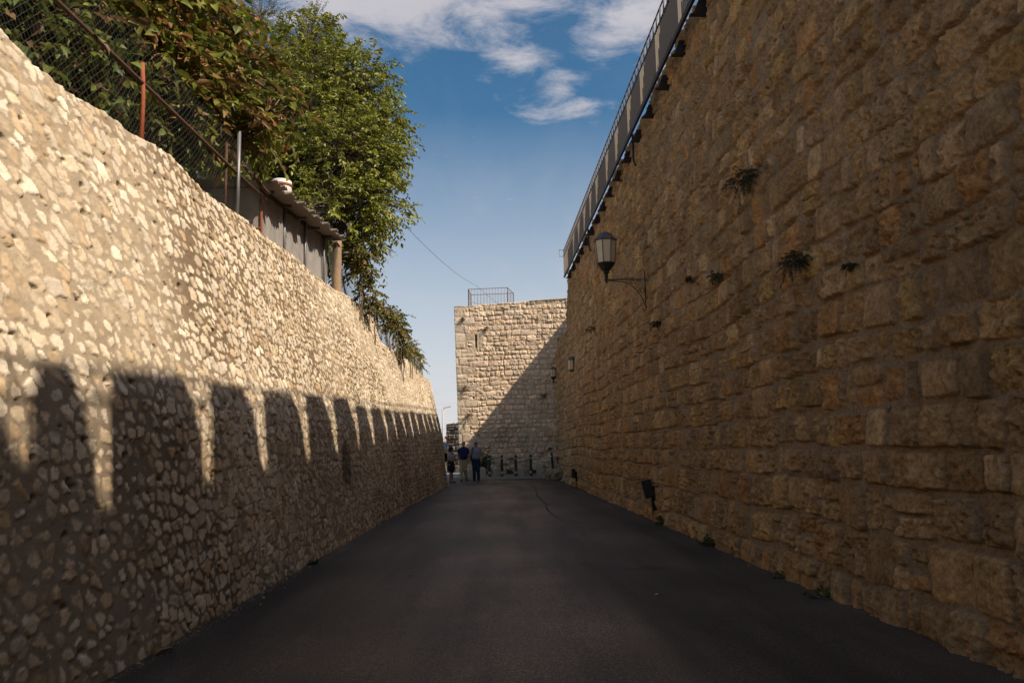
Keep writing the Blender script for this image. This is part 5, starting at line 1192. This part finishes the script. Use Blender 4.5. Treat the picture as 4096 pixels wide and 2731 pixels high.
# cloud deck: directions meet a level layer; clouds live in that layer
zc=M('MAXIMUM',sp.outputs[2],.03); U=M('DIVIDE',sp.outputs[0],zc); Vv=M('DIVIDE',sp.outputs[1],zc)
cv=N.new('ShaderNodeCombineXYZ'); L.new(U,cv.inputs[0]); L.new(Vv,cv.inputs[1])
def noise(scale,det,ro,vec=None,dist=0):
    t=N.new('ShaderNodeTexNoise'); t.inputs['Scale'].default_value=scale; t.inputs['Detail'].default_value=det; t.inputs['Roughness'].default_value=ro; t.inputs['Distortion'].default_value=dist
    L.new(vec or cv.outputs[0],t.inputs['Vector']); return t.outputs['Fac']
n1=noise(5.0,10,.66,dist=.35); n2=noise(1.6,5,.6)
def cld(px_,py_): d=ray(px_,py_); return d[0]/d[2],d[1]/d[2]
blobs=[ # px, py, half width px, half height px, weight
 (1500,-60,600,170,1.9),(1740,30,230,95,1.5),(1350,10,300,90,1.4),(1950,-20,110,60,.5),
 (2560,60,200,140,1.25),(2430,170,130,90,1.0),(2650,250,120,120,1.1),(2330,120,70,70,.6),
 (2080,240,140,60,1.05),(2000,270,90,50,.6),(2230,350,110,70,.95),(2320,430,110,50,.9),(2130,430,110,50,.75),(2370,400,50,90,.5),
 (1370,190,90,45,.7),(2600,430,160,60,.25),(1100,60,90,60,.6)]
tot=None
for (bx,by,hw,hh,w) in blobs:
    c0=cld(bx,by); c1=cld(bx+hw,by); c2=cld(bx,by+hh)
    a=math.hypot(c1[0]-c0[0],c1[1]-c0[1]); b=math.hypot(c2[0]-c0[0],c2[1]-c0[1])
    ang=math.atan2(c2[0]-c0[0],c2[1]-c0[1])
    du=M('SUBTRACT',U,c0[0]); dv=M('SUBTRACT',Vv,c0[1])
    e1=M('DIVIDE',M('SUBTRACT',M('MULTIPLY',du,math.cos(ang)),M('MULTIPLY',dv,math.sin(ang))),a)
    e2=M('DIVIDE',M('ADD',M('MULTIPLY',du,math.sin(ang)),M('MULTIPLY',dv,math.cos(ang))),b)
    r2=M('ADD',M('MULTIPLY',e1,e1),M('MULTIPLY',e2,e2))
    g=M('MULTIPLY',M('POWER',2.718,M('MULTIPLY',r2,-.62)),w)
    tot=g if tot is None else M('MAXIMUM',tot,g)
dens=M('ADD',tot,M('MULTIPLY',M('SUBTRACT',n1,.5),3.2))
dens=M('MULTIPLY',M('SUBTRACT',dens,.29),.80,clamp=True)
den2=M('MULTIPLY',M('MULTIPLY',dens,dens),M('SUBTRACT',3.,M('MULTIPLY',dens,2.)))
# thin veil nearer the horizon
mpv=N.new('ShaderNodeMapping'); mpv.inputs['Scale'].default_value=(1.,.35,1); mpv.inputs['Rotation'].default_value=(0,0,.5); L.new(cv.outputs[0],mpv.inputs[0])
veil=M('MULTIPLY',M('SUBTRACT',noise(1.3,7,.6,mpv.outputs[0],.4),.46),1.5,clamp=True)
el=sp.outputs[2]
low=N.new('ShaderNodeMapRange'); low.inputs['From Min'].default_value=.42; low.inputs['From Max'].default_value=.12; low.inputs['To Max'].default_value=1.; L.new(el,low.inputs['Value'])
vf=M('MULTIPLY',veil,M('ADD',M('MULTIPLY',low.outputs[0],.85),.2))
hz=N.new('ShaderNodeMapRange'); hz.inputs['From Min'].default_value=.40; hz.inputs['From Max'].default_value=.0; hz.inputs['To Max'].default_value=.92; L.new(el,hz.inputs['Value'])
alpha=M('MAXIMUM',M('MULTIPLY',den2,.86),vf)
hs=N.new('ShaderNodeHueSaturation'); hs.inputs['Saturation'].default_value=1.32; hs.inputs['Value'].default_value=SKYV; hs.inputs['Hue'].default_value=.49; L.new(sk.outputs[0],hs.inputs['Color'])
mh=N.new('ShaderNodeMix'); mh.data_type='RGBA'; L.new(hz.outputs[0],mh.inputs[0]); L.new(hs.outputs[0],mh.inputs[6]); mh.inputs[7].default_value=(11.0,10.9,11.4,1)
shd=M('MULTIPLY',M('SUBTRACT',n2,.3),1.2,clamp=True)
cc=N.new('ShaderNodeMix'); cc.data_type='RGBA'; L.new(shd,cc.inputs[0]); cc.inputs[6].default_value=(8.0,7.7,8.2,1); cc.inputs[7].default_value=(12.,11.2,11.2,1)
mc=N.new('ShaderNodeMix'); mc.data_type='RGBA'; L.new(alpha,mc.inputs[0]); L.new(mh.outputs[2],mc.inputs[6]); L.new(cc.outputs[2],mc.inputs[7])
L.new(mc.outputs[2],bg.inputs['Color'])
cam=bpy.data.cameras.new('camera'); cam.sensor_width=36; cam.lens=28; cam.clip_end=4000; cam.clip_start=.05
co_=bpy.data.objects.new('camera',cam); link(co_); S.camera=co_
Mx=Matrix((tuple(CR)+(0,),tuple(CU)+(0,),tuple(-CF)+(0,),(0,0,0,1))).transposed(); Mx.translation=(0,0,H); co_.matrix_world=Mx
S.view_settings.view_transform='Standard'; S.view_settings.look='None'; S.view_settings.exposure=EXPO; S.view_settings.gamma=1
S.render.engine='CYCLES'; S.cycles.max_bounces=6; S.cycles.diffuse_bounces=2; S.cycles.use_denoising=True
